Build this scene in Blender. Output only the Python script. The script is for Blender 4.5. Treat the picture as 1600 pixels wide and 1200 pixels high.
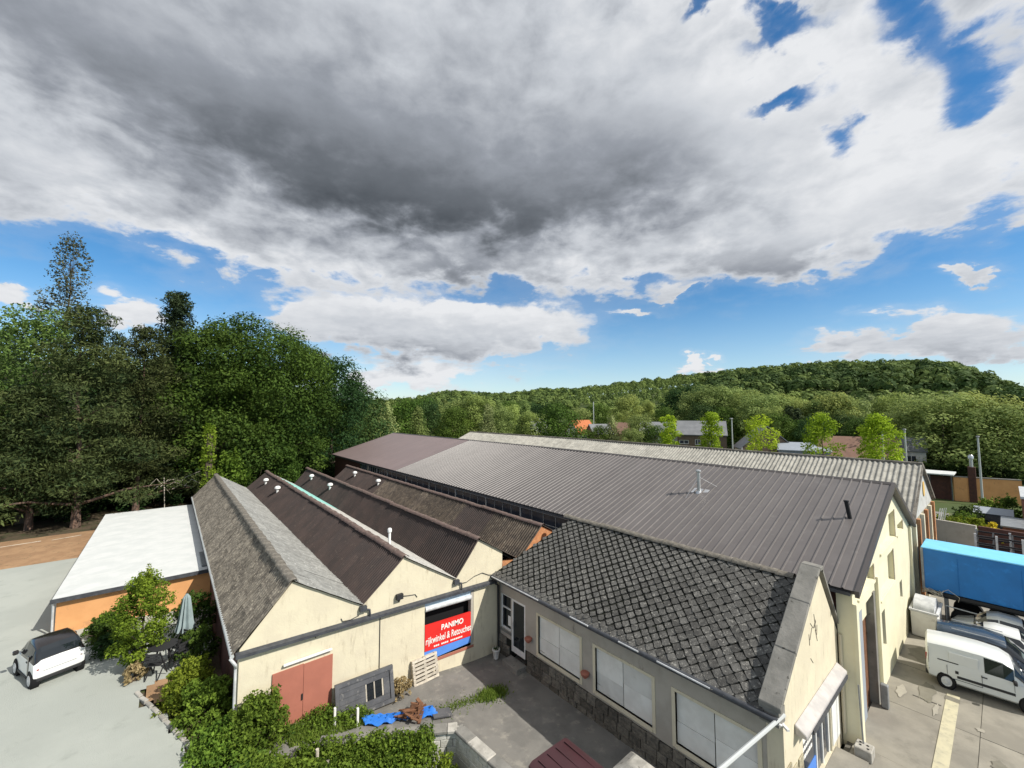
import bpy, bmesh, math, random
import numpy as np
from mathutils import Vector, Matrix, Euler
random.seed(7); RNG = np.random.default_rng(7)
for o in list(bpy.data.objects): bpy.data.objects.remove(o)
SC = bpy.context.scene; COL = SC.collection
R = math.radians
# ------------------------------------------------------------------ camera
CAMZ = 10.0; YAW = R(39.8); PITCH = math.atan(43/640)
cam = bpy.data.objects.new('camera', bpy.data.cameras.new('camera')); COL.objects.link(cam)
cam.location = (0, 0, CAMZ); cam.rotation_euler = (R(90)+PITCH, 0, -YAW)
cam.data.sensor_width = 36; cam.data.lens = 36*640/1600
cam.data.clip_start = .1; cam.data.clip_end = 6000
SC.camera = cam
# ------------------------------------------------------------------ light
SUN = Vector((.46, -.97, 1.0)).normalized()           # towards the sun
sl = bpy.data.lights.new('sun', 'SUN'); sl.energy = 4.9; sl.angle = R(.53); sl.color = (1, .95, .86)
so = bpy.data.objects.new('sun', sl); COL.objects.link(so)
so.rotation_euler = SUN.to_track_quat('Z', 'Y').to_euler(); so.location = (40, -60, 80)
SC.view_settings.view_transform = 'Standard'; SC.view_settings.look = 'None'
SC.view_settings.gamma = 1; SC.view_settings.exposure = .18; SC.view_settings.use_curve_mapping = False
SC.render.engine = 'CYCLES'; SC.cycles.use_denoising = True; SC.cycles.max_bounces = 6
SC.cycles.transparent_max_bounces = 6; SC.cycles.sample_clamp_indirect = 4

class N:
    """small helper that writes shader nodes"""
    def __init__(s, tree): s.t = tree; s.n = tree.nodes; s.l = tree.links
    def node(s, typ, **kw):
        n = s.n.new(typ)
        for k, v in kw.items():
            if k.startswith('i_'):
                key = k[2:]; key = int(key) if key.isdigit() else key
                s.put(n.inputs[key], v)
            else: setattr(n, k, v)
        return n
    def put(s, sock, v):
        if hasattr(v, 'is_output') or isinstance(v, bpy.types.NodeSocket): s.l.new(v, sock)
        else: sock.default_value = v
    def math(s, op, a, b=None, c=None, clamp=False):
        n = s.n.new('ShaderNodeMath'); n.operation = op; n.use_clamp = clamp
        s.put(n.inputs[0], a)
        if b is not None: s.put(n.inputs[1], b)
        if c is not None: s.put(n.inputs[2], c)
        return n.outputs[0]
    def vec(s, op, a, b):
        n = s.n.new('ShaderNodeVectorMath'); n.operation = op
        s.put(n.inputs[0], a); s.put(n.inputs[1], b)
        return n.outputs['Value'] if op in ('DOT_PRODUCT', 'LENGTH') else n.outputs[0]
    def step(s, v, a, b, lo=0., hi=1.):
        n = s.n.new('ShaderNodeMapRange'); n.interpolation_type = 'SMOOTHSTEP'
        s.put(n.inputs[0], v); s.put(n.inputs[1], a); s.put(n.inputs[2], b); s.put(n.inputs[3], lo); s.put(n.inputs[4], hi)
        return n.outputs[0]
    def noise(s, vec, scale, detail=4, rough=.55, dist=0., dim='3D'):
        n = s.n.new('ShaderNodeTexNoise'); n.noise_dimensions = dim
        s.put(n.inputs['Vector'], vec); n.inputs['Scale'].default_value = scale
        n.inputs['Detail'].default_value = detail; n.inputs['Roughness'].default_value = rough
        n.inputs['Distortion'].default_value = dist
        return n
    def mix(s, f, a, b, blend='MIX'):
        n = s.n.new('ShaderNodeMix'); n.data_type = 'RGBA'; n.blend_type = blend
        s.put(n.inputs[0], f)
        for k, v in ((6, a), (7, b)):
            if isinstance(v, (tuple, list)): v = tuple(v)+(1,) if len(v) == 3 else tuple(v)
            s.put(n.inputs[k], v)
        return n.outputs[2]

# ------------------------------------------------------------------ sky
W = bpy.data.worlds.new('World'); SC.world = W; W.use_nodes = True
g = N(W.node_tree); W.node_tree.nodes.clear()
sky = g.node('ShaderNodeTexSky'); sky.sky_type = 'NISHITA'; sky.sun_disc = False
sky.sun_elevation = math.asin(SUN.z); sky.sun_rotation = math.atan2(SUN.x, SUN.y)
sky.air_density = 1.0; sky.dust_density = .3; sky.ozone_density = 3.0; sky.altitude = 300
def direction(px, py):
    f = Vector((0, math.cos(PITCH), math.sin(PITCH))); u = Vector((0, -math.sin(PITCH), math.cos(PITCH)))
    d = (f+Vector((1, 0, 0))*((px-800)/640)-u*((py-600)/640)).normalized()
    return math.degrees(math.atan2(d.x, d.y)), math.degrees(math.asin(d.z))
def build_sky():
    tc = g.node('ShaderNodeTexCoord').outputs['Generated']
    rt = g.vec('DOT_PRODUCT', tc, (math.cos(YAW), -math.sin(YAW), 0)); fw = g.vec('DOT_PRODUCT', tc, (math.sin(YAW), math.cos(YAW), 0))
    sep = g.node('ShaderNodeSeparateXYZ'); g.put(sep.inputs[0], tc); z = sep.outputs[2]
    az = g.math('MULTIPLY', g.math('ARCTAN2', rt, fw), 57.2958)
    el = g.math('MULTIPLY', g.math('ARCSINE', z), 57.2958)
    zz = g.math('ADD', g.math('MAXIMUM', z, 0), .16)
    comb = g.node('ShaderNodeCombineXYZ'); g.put(comb.inputs[0], g.math('DIVIDE', rt, zz)); g.put(comb.inputs[1], g.math('DIVIDE', fw, zz))
    P = comb.outputs[0]
    big = g.noise(P, 1.15, 3, .5); det = g.noise(P, 2.6, 9, .58, .15); fine = g.noise(P, 9, 6, .6)
    c2 = g.node('ShaderNodeCombineXYZ'); g.put(c2.inputs[0], g.math('MULTIPLY', az, .11)); g.put(c2.inputs[1], g.math('MULTIPLY', el, .21))
    puff = g.noise(c2.outputs[0], 1.5, 8, .56, .2)
    wa = g.math('MULTIPLY', g.math('SUBTRACT', puff.outputs[0], .5), 10.)
    wb = g.math('MULTIPLY', g.math('SUBTRACT', det.outputs[0], .5), 9.)
    azw = g.math('ADD', az, g.math('MULTIPLY', wb, 1.2)); elw = g.math('ADD', el, wa)
    def field(blobs, start):
        acc = start
        for px, py, sx, sy, w in blobs:
            a, e = direction(px, py); a1, _ = direction(px+sx, py); a0, _ = direction(px-sx, py)
            _, e1 = direction(px, py-sy); _, e0 = direction(px, py+sy)
            sa, se = abs(a1-a0)/2, abs(e1-e0)/2
            qa = g.math('DIVIDE', g.math('SUBTRACT', azw, a), sa); qe = g.math('DIVIDE', g.math('SUBTRACT', elw, e), se)
            q = g.math('ADD', g.math('MULTIPLY', qa, qa), g.math('MULTIPLY', qe, qe))
            ex = g.math('MULTIPLY', g.math('EXPONENT', g.math('MULTIPLY', q, -1.)), w)
            acc = g.math('ADD', acc, ex)
        return acc
    rim = g.node('ShaderNodeValToRGB'); g.put(rim.inputs[0], g.math('ADD', .5, g.math('DIVIDE', azw, 360.)))
    pts = [(-180, 14.)]+[direction(px, py) for px, py in RIM]+[(180, 14.)]; cr = rim.color_ramp; cr.interpolation = 'LINEAR'
    for i, (a, e) in enumerate(pts):
        q = .5+a/360; k = cr.elements[0] if i == 0 else cr.elements[-1] if i == len(pts)-1 else cr.elements.new(q)
        k.position = q; k.color = (e/90, e/90, e/90, 1)
    e0 = g.math('MULTIPLY', rim.outputs[0], 90.)
    deck = g.math('MULTIPLY', g.step(g.math('SUBTRACT', elw, e0), -5., 7.), 1.05)
    cover = field(COVER, deck); dark = field(DARK, .25)
    n1 = g.math('SUBTRACT', det.outputs[0], .5); n2 = g.math('SUBTRACT', puff.outputs[0], .5); n3 = g.math('SUBTRACT', fine.outputs[0], .5)
    nn = g.math('ADD', g.math('MULTIPLY', n1, .45), g.math('ADD', g.math('MULTIPLY', n2, .45), g.math('MULTIPLY', n3, .22)))
    rag = g.math('MULTIPLY', g.math('ADD', n3, g.math('MULTIPLY', n1, .6)), g.step(el, 14, 30, 0, .55)); t = g.math('ADD', g.math('ADD', cover, nn), rag)
    up = g.step(el, 14, 30); alpha = g.step(t, g.math('SUBTRACT', .38, g.math('MULTIPLY', up, .16)), g.math('ADD', .60, g.math('MULTIPLY', up, .12)))
    veil = g.step(t, .05, .5, 0, .16)
    alpha = g.math('MAXIMUM', alpha, veil)
    edge = g.step(t, .45, .95)                       # 0 at the thin rim, 1 well inside
    nd = g.math('ADD', g.math('MULTIPLY', n1, .36), g.math('MULTIPLY', g.math('SUBTRACT', big.outputs[0], .5), .30))
    nd = g.math('ADD', nd, g.math('ADD', g.math('MULTIPLY', n3, .26), g.math('MULTIPLY', n2, .85)))
    d = g.math('ADD', g.math('MULTIPLY', dark, g.math('ADD', .5, g.math('MULTIPLY', edge, .5))), g.math('MULTIPLY', nd, .75))
    ramp = g.node('ShaderNodeValToRGB'); g.put(ramp.inputs[0], d)
    cr = ramp.color_ramp; cr.interpolation = 'LINEAR'
    cr.elements[0].position = 0.0; cr.elements[0].color = (.83, .845, .87, 1)
    cr.elements[1].position = 1.0; cr.elements[1].color = (.080, .092, .108, 1)
    for p, c in ((.25, (.60, .63, .675)), (.5, (.325, .35, .395)), (.75, (.158, .175, .20))):
        e = cr.elements.new(p); e.color = c+(1,)
    hs = g.node('ShaderNodeHueSaturation', i_Saturation=1.30, i_Value=1.18, i_Hue=.497); g.put(hs.inputs['Color'], sky.outputs[0])
    hz = g.step(el, -1, 16, .75, 0.)               # pale band of far air above the horizon
    blue = g.mix(g.math('MULTIPLY', hz, .55), hs.outputs[0], (6.0, 7.6, 8.6))
    sc = g.mix(1., ramp.outputs[0], (8.7, 8.7, 8.7), 'MULTIPLY')
    out = g.mix(alpha, blue, sc)
    bg = g.node('ShaderNodeBackground', i_Strength=.1); g.put(bg.inputs[0], out)
    ow = g.node('ShaderNodeOutputWorld'); g.l.new(bg.outputs[0], ow.inputs[0])
# (x, y, half width, half height, weight) of the cloud masses and of the blue gaps, read as directions in the sky
RIM = [(-40, 315), (0, 328), (150, 362), (300, 415), (420, 445), (520, 462), (640, 462), (760, 456), (880, 462), (960, 460), (1080, 442), (1200, 447), (1290, 440), (1400, 398), (1500, 362), (1600, 330), (1660, 310)]
COVER = [(690, 528, 240, 40, .95), (600, 500, 150, 24, .5), (820, 500, 130, 24, .4), (640, 590, 170, 24, .62), (480, 490, 45, 16, .3), (1440, 535, 190, 42, .95), (1300, 520, 70, 14, .3), (1085, 576, 36, 13, .95), (1515, 425, 50, 16, .8), (1065, 452, 40, 8, .35), (1600, 345, 40, 20, .3),
         (200, 495, 75, 32, .85), (15, 465, 55, 20, .85), (990, 489, 40, 8, .5), (860, 580, 60, 12, .25), (560, 610, 160, 10, .3), (1240, 575, 60, 6, .5),
         (1235, 32, 105, 48, -.90), (1095, 8, 40, 26, -.8), (1435, 26, 78, 64, -1.0), (1525, 145, 66, 50, -.95), (1505, 80, 56, 46, -.7), (1590, 60, 30, 60, -.35), (1216, 160, 66, 28, -.88), (1308, 205, 28, 40, -.8), (1590, 215, 30, 20, -.4), (1370, 225, 60, 30, -.3), (1350, 285, 80, 14, -.25)]
DARK = [(560, 265, 330, 105, .46), (600, 322, 150, 40, .26), (260, 150, 230, 100, .17), (500, 50, 320, 80, .08), (725, 430, 85, 30, .30), (1000, 250, 140, 75, .32), (870, 335, 150, 45, .20), (1150, 320, 130, 70, .10), (760, 350, 120, 45, .16),
        (1200, 410, 130, 26, .18), (1430, 560, 220, 20, .12), (630, 552, 150, 16, .28), (760, 150, 130, 120, .08), (60, 210, 110, 110, -.12), (340, 395, 260, 28, -.14), (1200, 110, 200, 120, -.26), (1400, 250, 230, 110, -.22), (1085, 572, 40, 14, -.4), (1000, 40, 120, 60, -.08),
        (480, 490, 70, 20, -.15), (860, 500, 90, 24, -.14), (640, 590, 190, 20, -.32), (690, 485, 230, 16, -.22), (620, 470, 200, 14, -.1), (1300, 505, 80, 12, -.2), (200, 490, 100, 40, -.2), (20, 465, 60, 26, -.2)]
build_sky()

# ------------------------------------------------------------------ materials
def M(name, c1, c2=None, scale=3., lo=.35, hi=.65, c3=None, scale3=9., lo3=.55, hi3=.7, rough=.85, bump=0., bscale=None, metallic=0.,
      rnd=0., spec=.3, stretch=(1, 1, 1), detail=6, dist=0., coat=0., vcol=False, stretch3=None):
    m = bpy.data.materials.new(name); m.use_nodes = True; nt = m.node_tree; nt.nodes.clear(); k = N(nt)
    tc = k.node('ShaderNodeTexCoord').outputs['Object']
    oi = k.node('ShaderNodeObjectInfo').outputs['Random']
    off = k.math('MULTIPLY', oi, 37. if rnd else 0.)
    mp = k.node('ShaderNodeMapping'); k.put(mp.inputs[0], tc); mp.inputs['Scale'].default_value = stretch
    v = k.vec('ADD', mp.outputs[0], off) if rnd else mp.outputs[0]
    n = k.noise(v, scale, detail, .6, dist)
    col = k.mix(k.step(n.outputs[0], lo, hi), c1, c2 or c1)
    if c3:
        v3 = v
        if stretch3:
            mp3 = k.node('ShaderNodeMapping'); k.put(mp3.inputs[0], tc); mp3.inputs['Scale'].default_value = stretch3; v3 = mp3.outputs[0]
        n3 = k.noise(v3, scale3, 5, .65)
        col = k.mix(k.step(n3.outputs[0], lo3, hi3), col, c3)
    if rnd:
        f = k.math('ADD', k.math('MULTIPLY', k.math('SUBTRACT', oi, .5), 2*rnd), 1.)
        cb = k.node('ShaderNodeCombineXYZ'); [k.put(cb.inputs[i], f) for i in range(3)]
        col = k.mix(1., col, cb.outputs[0], 'MULTIPLY')
    b = k.node('ShaderNodeBsdfPrincipled', i_Roughness=rough, i_Metallic=metallic); k.put(b.inputs['Base Color'], col)
    b.inputs['Specular IOR Level'].default_value = spec
    if coat: b.inputs['Coat Weight'].default_value = coat; b.inputs['Coat Roughness'].default_value = .05
    if bump:
        nb = k.noise(v, bscale or scale*4, 5, .65)
        bp = k.node('ShaderNodeBump', i_Strength=min(1., bump), i_Distance=.03); k.put(bp.inputs['Height'], nb.outputs[0]); k.put(b.inputs['Normal'], bp.outputs[0])
    o = k.node('ShaderNodeOutputMaterial'); k.l.new(b.outputs[0], o.inputs[0])
    return m
def leafmat(name, dark, light, trans=.3, rnd=.18):
    m = bpy.data.materials.new(name); m.use_nodes = True; nt = m.node_tree; nt.nodes.clear(); k = N(nt)
    at = k.node('ShaderNodeAttribute', attribute_name='tint').outputs['Fac']
    oi = k.node('ShaderNodeObjectInfo').outputs['Random']
    col = k.mix(at, dark, light)
    hs = k.node('ShaderNodeHueSaturation'); k.put(hs.inputs['Color'], col)
    k.put(hs.inputs['Value'], k.math('ADD', 1-rnd, k.math('MULTIPLY', oi, 2*rnd)))
    k.put(hs.inputs['Hue'], k.math('ADD', .488, k.math('MULTIPLY', k.math('FRACT', k.math('MULTIPLY', oi, 7.3)), .024)))
    d = k.node('ShaderNodeBsdfPrincipled', i_Roughness=.7); k.put(d.inputs['Base Color'], hs.outputs[0]); d.inputs['Specular IOR Level'].default_value = .12
    t = k.node('ShaderNodeBsdfTranslucent'); k.put(t.inputs[0], hs.outputs[0])
    mx = k.node('ShaderNodeMixShader', i_0=trans); k.l.new(d.outputs[0], mx.inputs[1]); k.l.new(t.outputs[0], mx.inputs[2])
    o = k.node('ShaderNodeOutputMaterial'); k.l.new(mx.outputs[0], o.inputs[0])
    return m
def glassmat(name, col=(.02, .025, .03), rough=.05):
    return M(name, col, rough=rough, spec=.8)
M_ = {}
def D(key, *a, **k): M_[key] = M(key, *a, **k)
D('cream', (.66, .60, .45), (.60, .54, .41), 1.2, c3=(.37, .31, .22), scale3=2.4, lo3=.53, hi3=.82, bump=.2, bscale=14, stretch3=(3, 3, .6))
D('creamyellow', (.72, .68, .50), (.66, .62, .46), 1.2, c3=(.50, .46, .33), scale3=1.6, lo3=.62, hi3=.85, bump=.1, stretch3=(3, 3, .4))
D('greyrender', (.42, .385, .335), (.36, .33, .285), 1.6, c3=(.10, .09, .08), scale3=2., lo3=.6, hi3=.8, bump=.2, stretch3=(1, 1.5, .6))
D('stone', (.16, .145, .12), (.085, .08, .07), 3., c3=(.26, .23, .18), scale3=8, rnd=.35, bump=.5)
D('palestone', (.42, .38, .27), (.32, .28, .19), 4., c3=(.15, .13, .1), scale3=9, rnd=.2, bump=.5)
D('brick', (.27, .115, .075), (.20, .085, .06), 4., c3=(.30, .2, .14), scale3=11, rnd=.2, bump=.3)
D('orangebrick', (.46, .22, .10), (.38, .17, .08), 4., c3=(.5, .36, .22), scale3=9, rnd=.2, bump=.3)
D('darkbrick', (.10, .045, .035), (.07, .035, .03), 3., bump=.3)
D('orange', (.66, .34, .145), (.60, .30, .125), 1.3, c3=(.50, .26, .12), scale3=3, bump=.1)
D('whiteroof', (.63, .64, .63), (.55, .57, .56), 1.1, c3=(.50, .51, .48), scale3=1.8, lo3=.55, hi3=.85, rough=.6, stretch3=(.3, 3, 1))
D('dark', (.018, .018, .02), rough=.7)
D('black', (.008, .008, .009), rough=.9)
D('gutterdark', (.07, .075, .085), (.05, .052, .06), 6., rough=.5)
D('gutterwhite', (.62, .63, .64), (.45, .46, .47), 4., rough=.4)
D('sheetdark', (.056, .040, .036), (.040, .031, .029), 1.2, c3=(.105, .082, .066), scale3=7., lo3=.56, hi3=.8, rough=.7, rnd=.10, bump=.2)
D('sheetold', (.105, .084, .066), (.058, .048, .041), 2.4, c3=(.175, .15, .118), scale3=6, lo3=.52, hi3=.72, rough=.9, rnd=.22, bump=.4, stretch=(1, 1, 1))
D('asbestos', (.215, .19, .155), (.10, .088, .074), 3.5, c3=(.34, .30, .24), scale3=11, lo3=.52, hi3=.68, rough=.95, rnd=.12, bump=.7, bscale=20)
D('asbestosgrey', (.27, .27, .255), (.19, .19, .18), 3., c3=(.38, .38, .36), scale3=10, lo3=.55, hi3=.7, rough=.95, rnd=.1, bump=.6, bscale=20)
D('ridgegrey', (.21, .19, .16), (.11, .10, .085), 3., c3=(.30, .27, .23), scale3=8, rough=.95, bump=.6)
D('ridgebrown', (.17, .115, .10), (.10, .075, .065), 2., c3=(.24, .20, .17), scale3=6, rough=.9, bump=.4)
D('teal', (.16, .42, .38), (.30, .55, .50), 3., c3=(.55, .62, .58), scale3=5, rough=.5)
D('palesheet', (.46, .45, .42), (.33, .32, .30), 3., c3=(.2, .19, .17), scale3=7, rough=.9, bump=.4)
D('halldark', (.135, .122, .118), (.120, .108, .105), .8, c3=(.15, .137, .132), scale3=3, rough=.42, spec=.5, rnd=.075)
D('halltrim', (.07, .062, .060), rough=.45, spec=.5)
D('hallred', (.225, .172, .168), (.205, .158, .155), .5, rough=.5, spec=.5, rnd=.03)
D('fibrecement', (.40, .385, .34), (.28, .27, .24), 2.2, c3=(.17, .16, .14), scale3=6, lo3=.55, hi3=.75, rough=.95, rnd=.07, bump=.5, bscale=18)
D('greygable', (.50, .50, .48), (.42, .42, .40), 1.5, c3=(.33, .32, .3), scale3=3, bump=.15)
D('moss', (.035, .036, .026), (.02, .02, .017), 6., rough=1., bump=.5)
D('slate', (.106, .103, .096), (.066, .064, .060), 6., c3=(.27, .26, .235), scale3=15, lo3=.54, hi3=.68, rough=.85, rnd=.28, bump=.6, bscale=25)
D('slatebase', (.014, .014, .013), (.022, .024, .016), 6., rough=1.)
D('coping', (.24, .23, .21), (.17, .165, .15), 2., c3=(.06, .058, .05), scale3=7, lo3=.62, hi3=.72, rough=.95, bump=.5)
D('copingpale', (.42, .40, .36), (.29, .275, .245), 3., c3=(.16, .15, .13), scale3=9, lo3=.6, hi3=.7, rough=.95, bump=.4, rnd=.1)
D('whitebrick', (.66, .65, .60), (.52, .51, .46), 4., c3=(.30, .29, .25), scale3=8, lo3=.6, hi3=.75, rnd=.12, bump=.4)
D('reddoor', (.40, .150, .105), (.36, .135, .095), 1.5, c3=(.30, .12, .09), scale3=4, lo3=.62, hi3=.85, rough=.7)
D('signred', (.70, .030, .025), (.62, .028, .024), 2., rough=.5)
D('signwhite', (.85, .84, .80), rough=.6)
D('blue', (.10, .26, .72), (.09, .23, .64), 2., rough=.6)
D('paleblue', (.52, .64, .76), rough=.5)
D('whitepaint', (.78, .78, .76), (.70, .70, .68), 3., rough=.5)
D('board', (.74, .73, .69), (.64, .625, .585), 1.6, c3=(.36, .335, .29), scale3=1.7, lo3=.62, hi3=.72, rough=.8, rnd=.10, stretch3=(1, .6, 2.2))
D('awning', (.50, .47, .45), (.40, .38, .37), 3., rough=.5)
D('wood', (.30, .235, .165), (.22, .17, .12), 4., c3=(.12, .1, .08), scale3=12, rnd=.2, bump=.3)
D('palewood', (.52, .47, .39), (.40, .36, .30), 5., c3=(.26, .23, .19), scale3=10, rnd=.18, bump=.2)
D('greywood', (.11, .112, .12), (.075, .077, .085), 3., c3=(.19, .185, .18), scale3=6, rough=.8)
D('concrete', (.300, .280, .238), (.225, .210, .180), .8, c3=(.165, .155, .13), scale3=1.3, lo3=.54, hi3=.8, rough=.9, bump=.2, bscale=18, rnd=.06)
D('stain', (.20, .188, .155), (.165, .155, .125), 3., c3=(.2, .19, .15), scale3=5, rough=.8)
D('palepatch', (.335, .315, .27), (.30, .28, .24), 4.)
D('contdark', (.010, .13, .40), rough=.5)
D('yardbase', (.13, .122, .105), rough=1.)
D('creamline', (.52, .48, .34), (.44, .41, .30), 3., c3=(.32, .30, .24), scale3=6)
D('asphalt', (.195, .187, .172), (.148, .143, .133), 1.3, c3=(.265, .25, .22), scale3=2.3, lo3=.52, hi3=.72, rough=.95, bump=.4, bscale=40)
D('gravel', (.40, .42, .385), (.355, .375, .345), .35, c3=(.31, .33, .30), scale3=1.6, lo3=.56, hi3=.8, rough=.95, bump=.6, bscale=45)
D('soil', (.36, .225, .125), (.28, .17, .095), 1.2, c3=(.20, .14, .08), scale3=4, bump=.5)
D('gardensoil', (.105, .075, .05), (.06, .055, .03), 1.5, c3=(.05, .075, .02), scale3=3, bump=.6)
D('grassground', (.045, .07, .018), (.07, .095, .028), .05, c3=(.10, .10, .045), scale3=.4, bump=.3)
D('road', (.24, .23, .21), (.20, .19, .175), .5)
D('trunk', (.13, .095, .068), (.075, .058, .045), 3., stretch=(4, 4, .6), bump=.8)
D('pinetrunk', (.17, .105, .075), (.08, .06, .05), 3., stretch=(4, 4, .6), bump=.8)
D('metal', (.62, .63, .64), (.5, .51, .52), 4., rough=.35, metallic=.7)
D('greymetal', (.30, .31, .32), (.22, .23, .24), 4., rough=.45, metallic=.4)
D('pole', (.50, .52, .52), rough=.45, metallic=.2)
D('contblue', (.011, .165, .49), (.009, .14, .42), 1.4, c3=(.015, .195, .56), scale3=2.5, rough=.45, spec=.5)
D('contlight', (.20, .58, .88), (.18, .54, .82), 2., rough=.45)
D('tarp', (.03, .20, .66), (.025, .16, .56), 5., rough=.4, spec=.5)
D('rust', (.20, .095, .05), (.12, .06, .035), 6., bump=.5)
D('tyre', (.016, .016, .017), rough=.9)
D('glass', (.012, .016, .020), rough=.04, spec=.9)
D('windowdark', (.026, .034, .052), (.045, .056, .080), 2., rough=.14, spec=.7)
D('carwhite', (.74, .75, .74), rough=.28, spec=.5, coat=.5)
D('carwhite2', (.66, .68, .67), rough=.3, spec=.5, coat=.5)
D('carsilver', (.44, .46, .45), rough=.32, spec=.5, metallic=.3, coat=.4)
D('carnavy', (.035, .055, .085), rough=.25, spec=.5, coat=.6)
D('carblack', (.016, .013, .013), rough=.22, spec=.5, coat=.6)
D('maroon', (.058, .021, .025), (.050, .019, .022), 2., rough=.4, spec=.5)
D('plastic', (.03, .03, .032), rough=.6)
D('redlight', (.35, .02, .02), rough=.2, coat=.5)
D('parasol', (.30, .37, .38), (.25, .31, .32), 4., rough=.9)
D('rooftile', (.24, .145, .105), (.20, .12, .09), 1.5, rnd=.1, rough=.9)
D('roofgrey', (.21, .215, .225), (.17, .175, .185), .8, rough=.8, rnd=.06)
D('rooforange', (.50, .17, .07), (.42, .14, .06), 1., rough=.9)
D('housebrick', (.17, .125, .09), (.13, .095, .07), 2., rough=.9)
D('greyclad', (.30, .33, .37), (.27, .30, .34), .5, rough=.7)
D('housewhite', (.70, .69, .66), (.62, .61, .58), 1., rough=.8)
D('terracotta', (.42, .20, .12), rough=.9)
D('yellow', (.62, .40, .12), rough=.7)
L = {}
for nm, a, b, tr in (('pine', (.014, .028, .013), (.062, .086, .034), .12), ('pineolive', (.018, .034, .012), (.100, .122, .040), .15), ('birch', (.045, .085, .020), (.18, .25, .065), .3), ('broad', (.022, .052, .010), (.115, .185, .030), .3),
                 ('broaddark', (.016, .042, .014), (.060, .108, .030), .25), ('lime', (.16, .25, .012), (.44, .56, .045), .4), ('mid', (.085, .130, .034), (.31, .385, .125), .42),
                 ('poplar', (.13, .175, .065), (.40, .465, .195), .42), ('greypop', (.060, .072, .046), (.17, .18, .11), .3), ('garden', (.06, .10, .010), (.29, .36, .04), .35),
                 ('ivy', (.038, .085, .010), (.20, .295, .040), .3), ('ivybright', (.09, .17, .012), (.29, .40, .045), .35), ('hedge', (.012, .026, .008), (.065, .10, .022), .2),
                 ('forest', (.040, .074, .022), (.185, .25, .068), .25), ('grass', (.08, .15, .02), (.24, .33, .06), .3), ('dry', (.20, .15, .07), (.42, .34, .18), .3),
                 ('yellowflower', (.35, .30, .02), (.75, .65, .05), .3), ('willow', (.14, .19, .045), (.40, .47, .14), .42)):
    L[nm] = leafmat('leaf_'+nm, a, b, tr)

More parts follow.
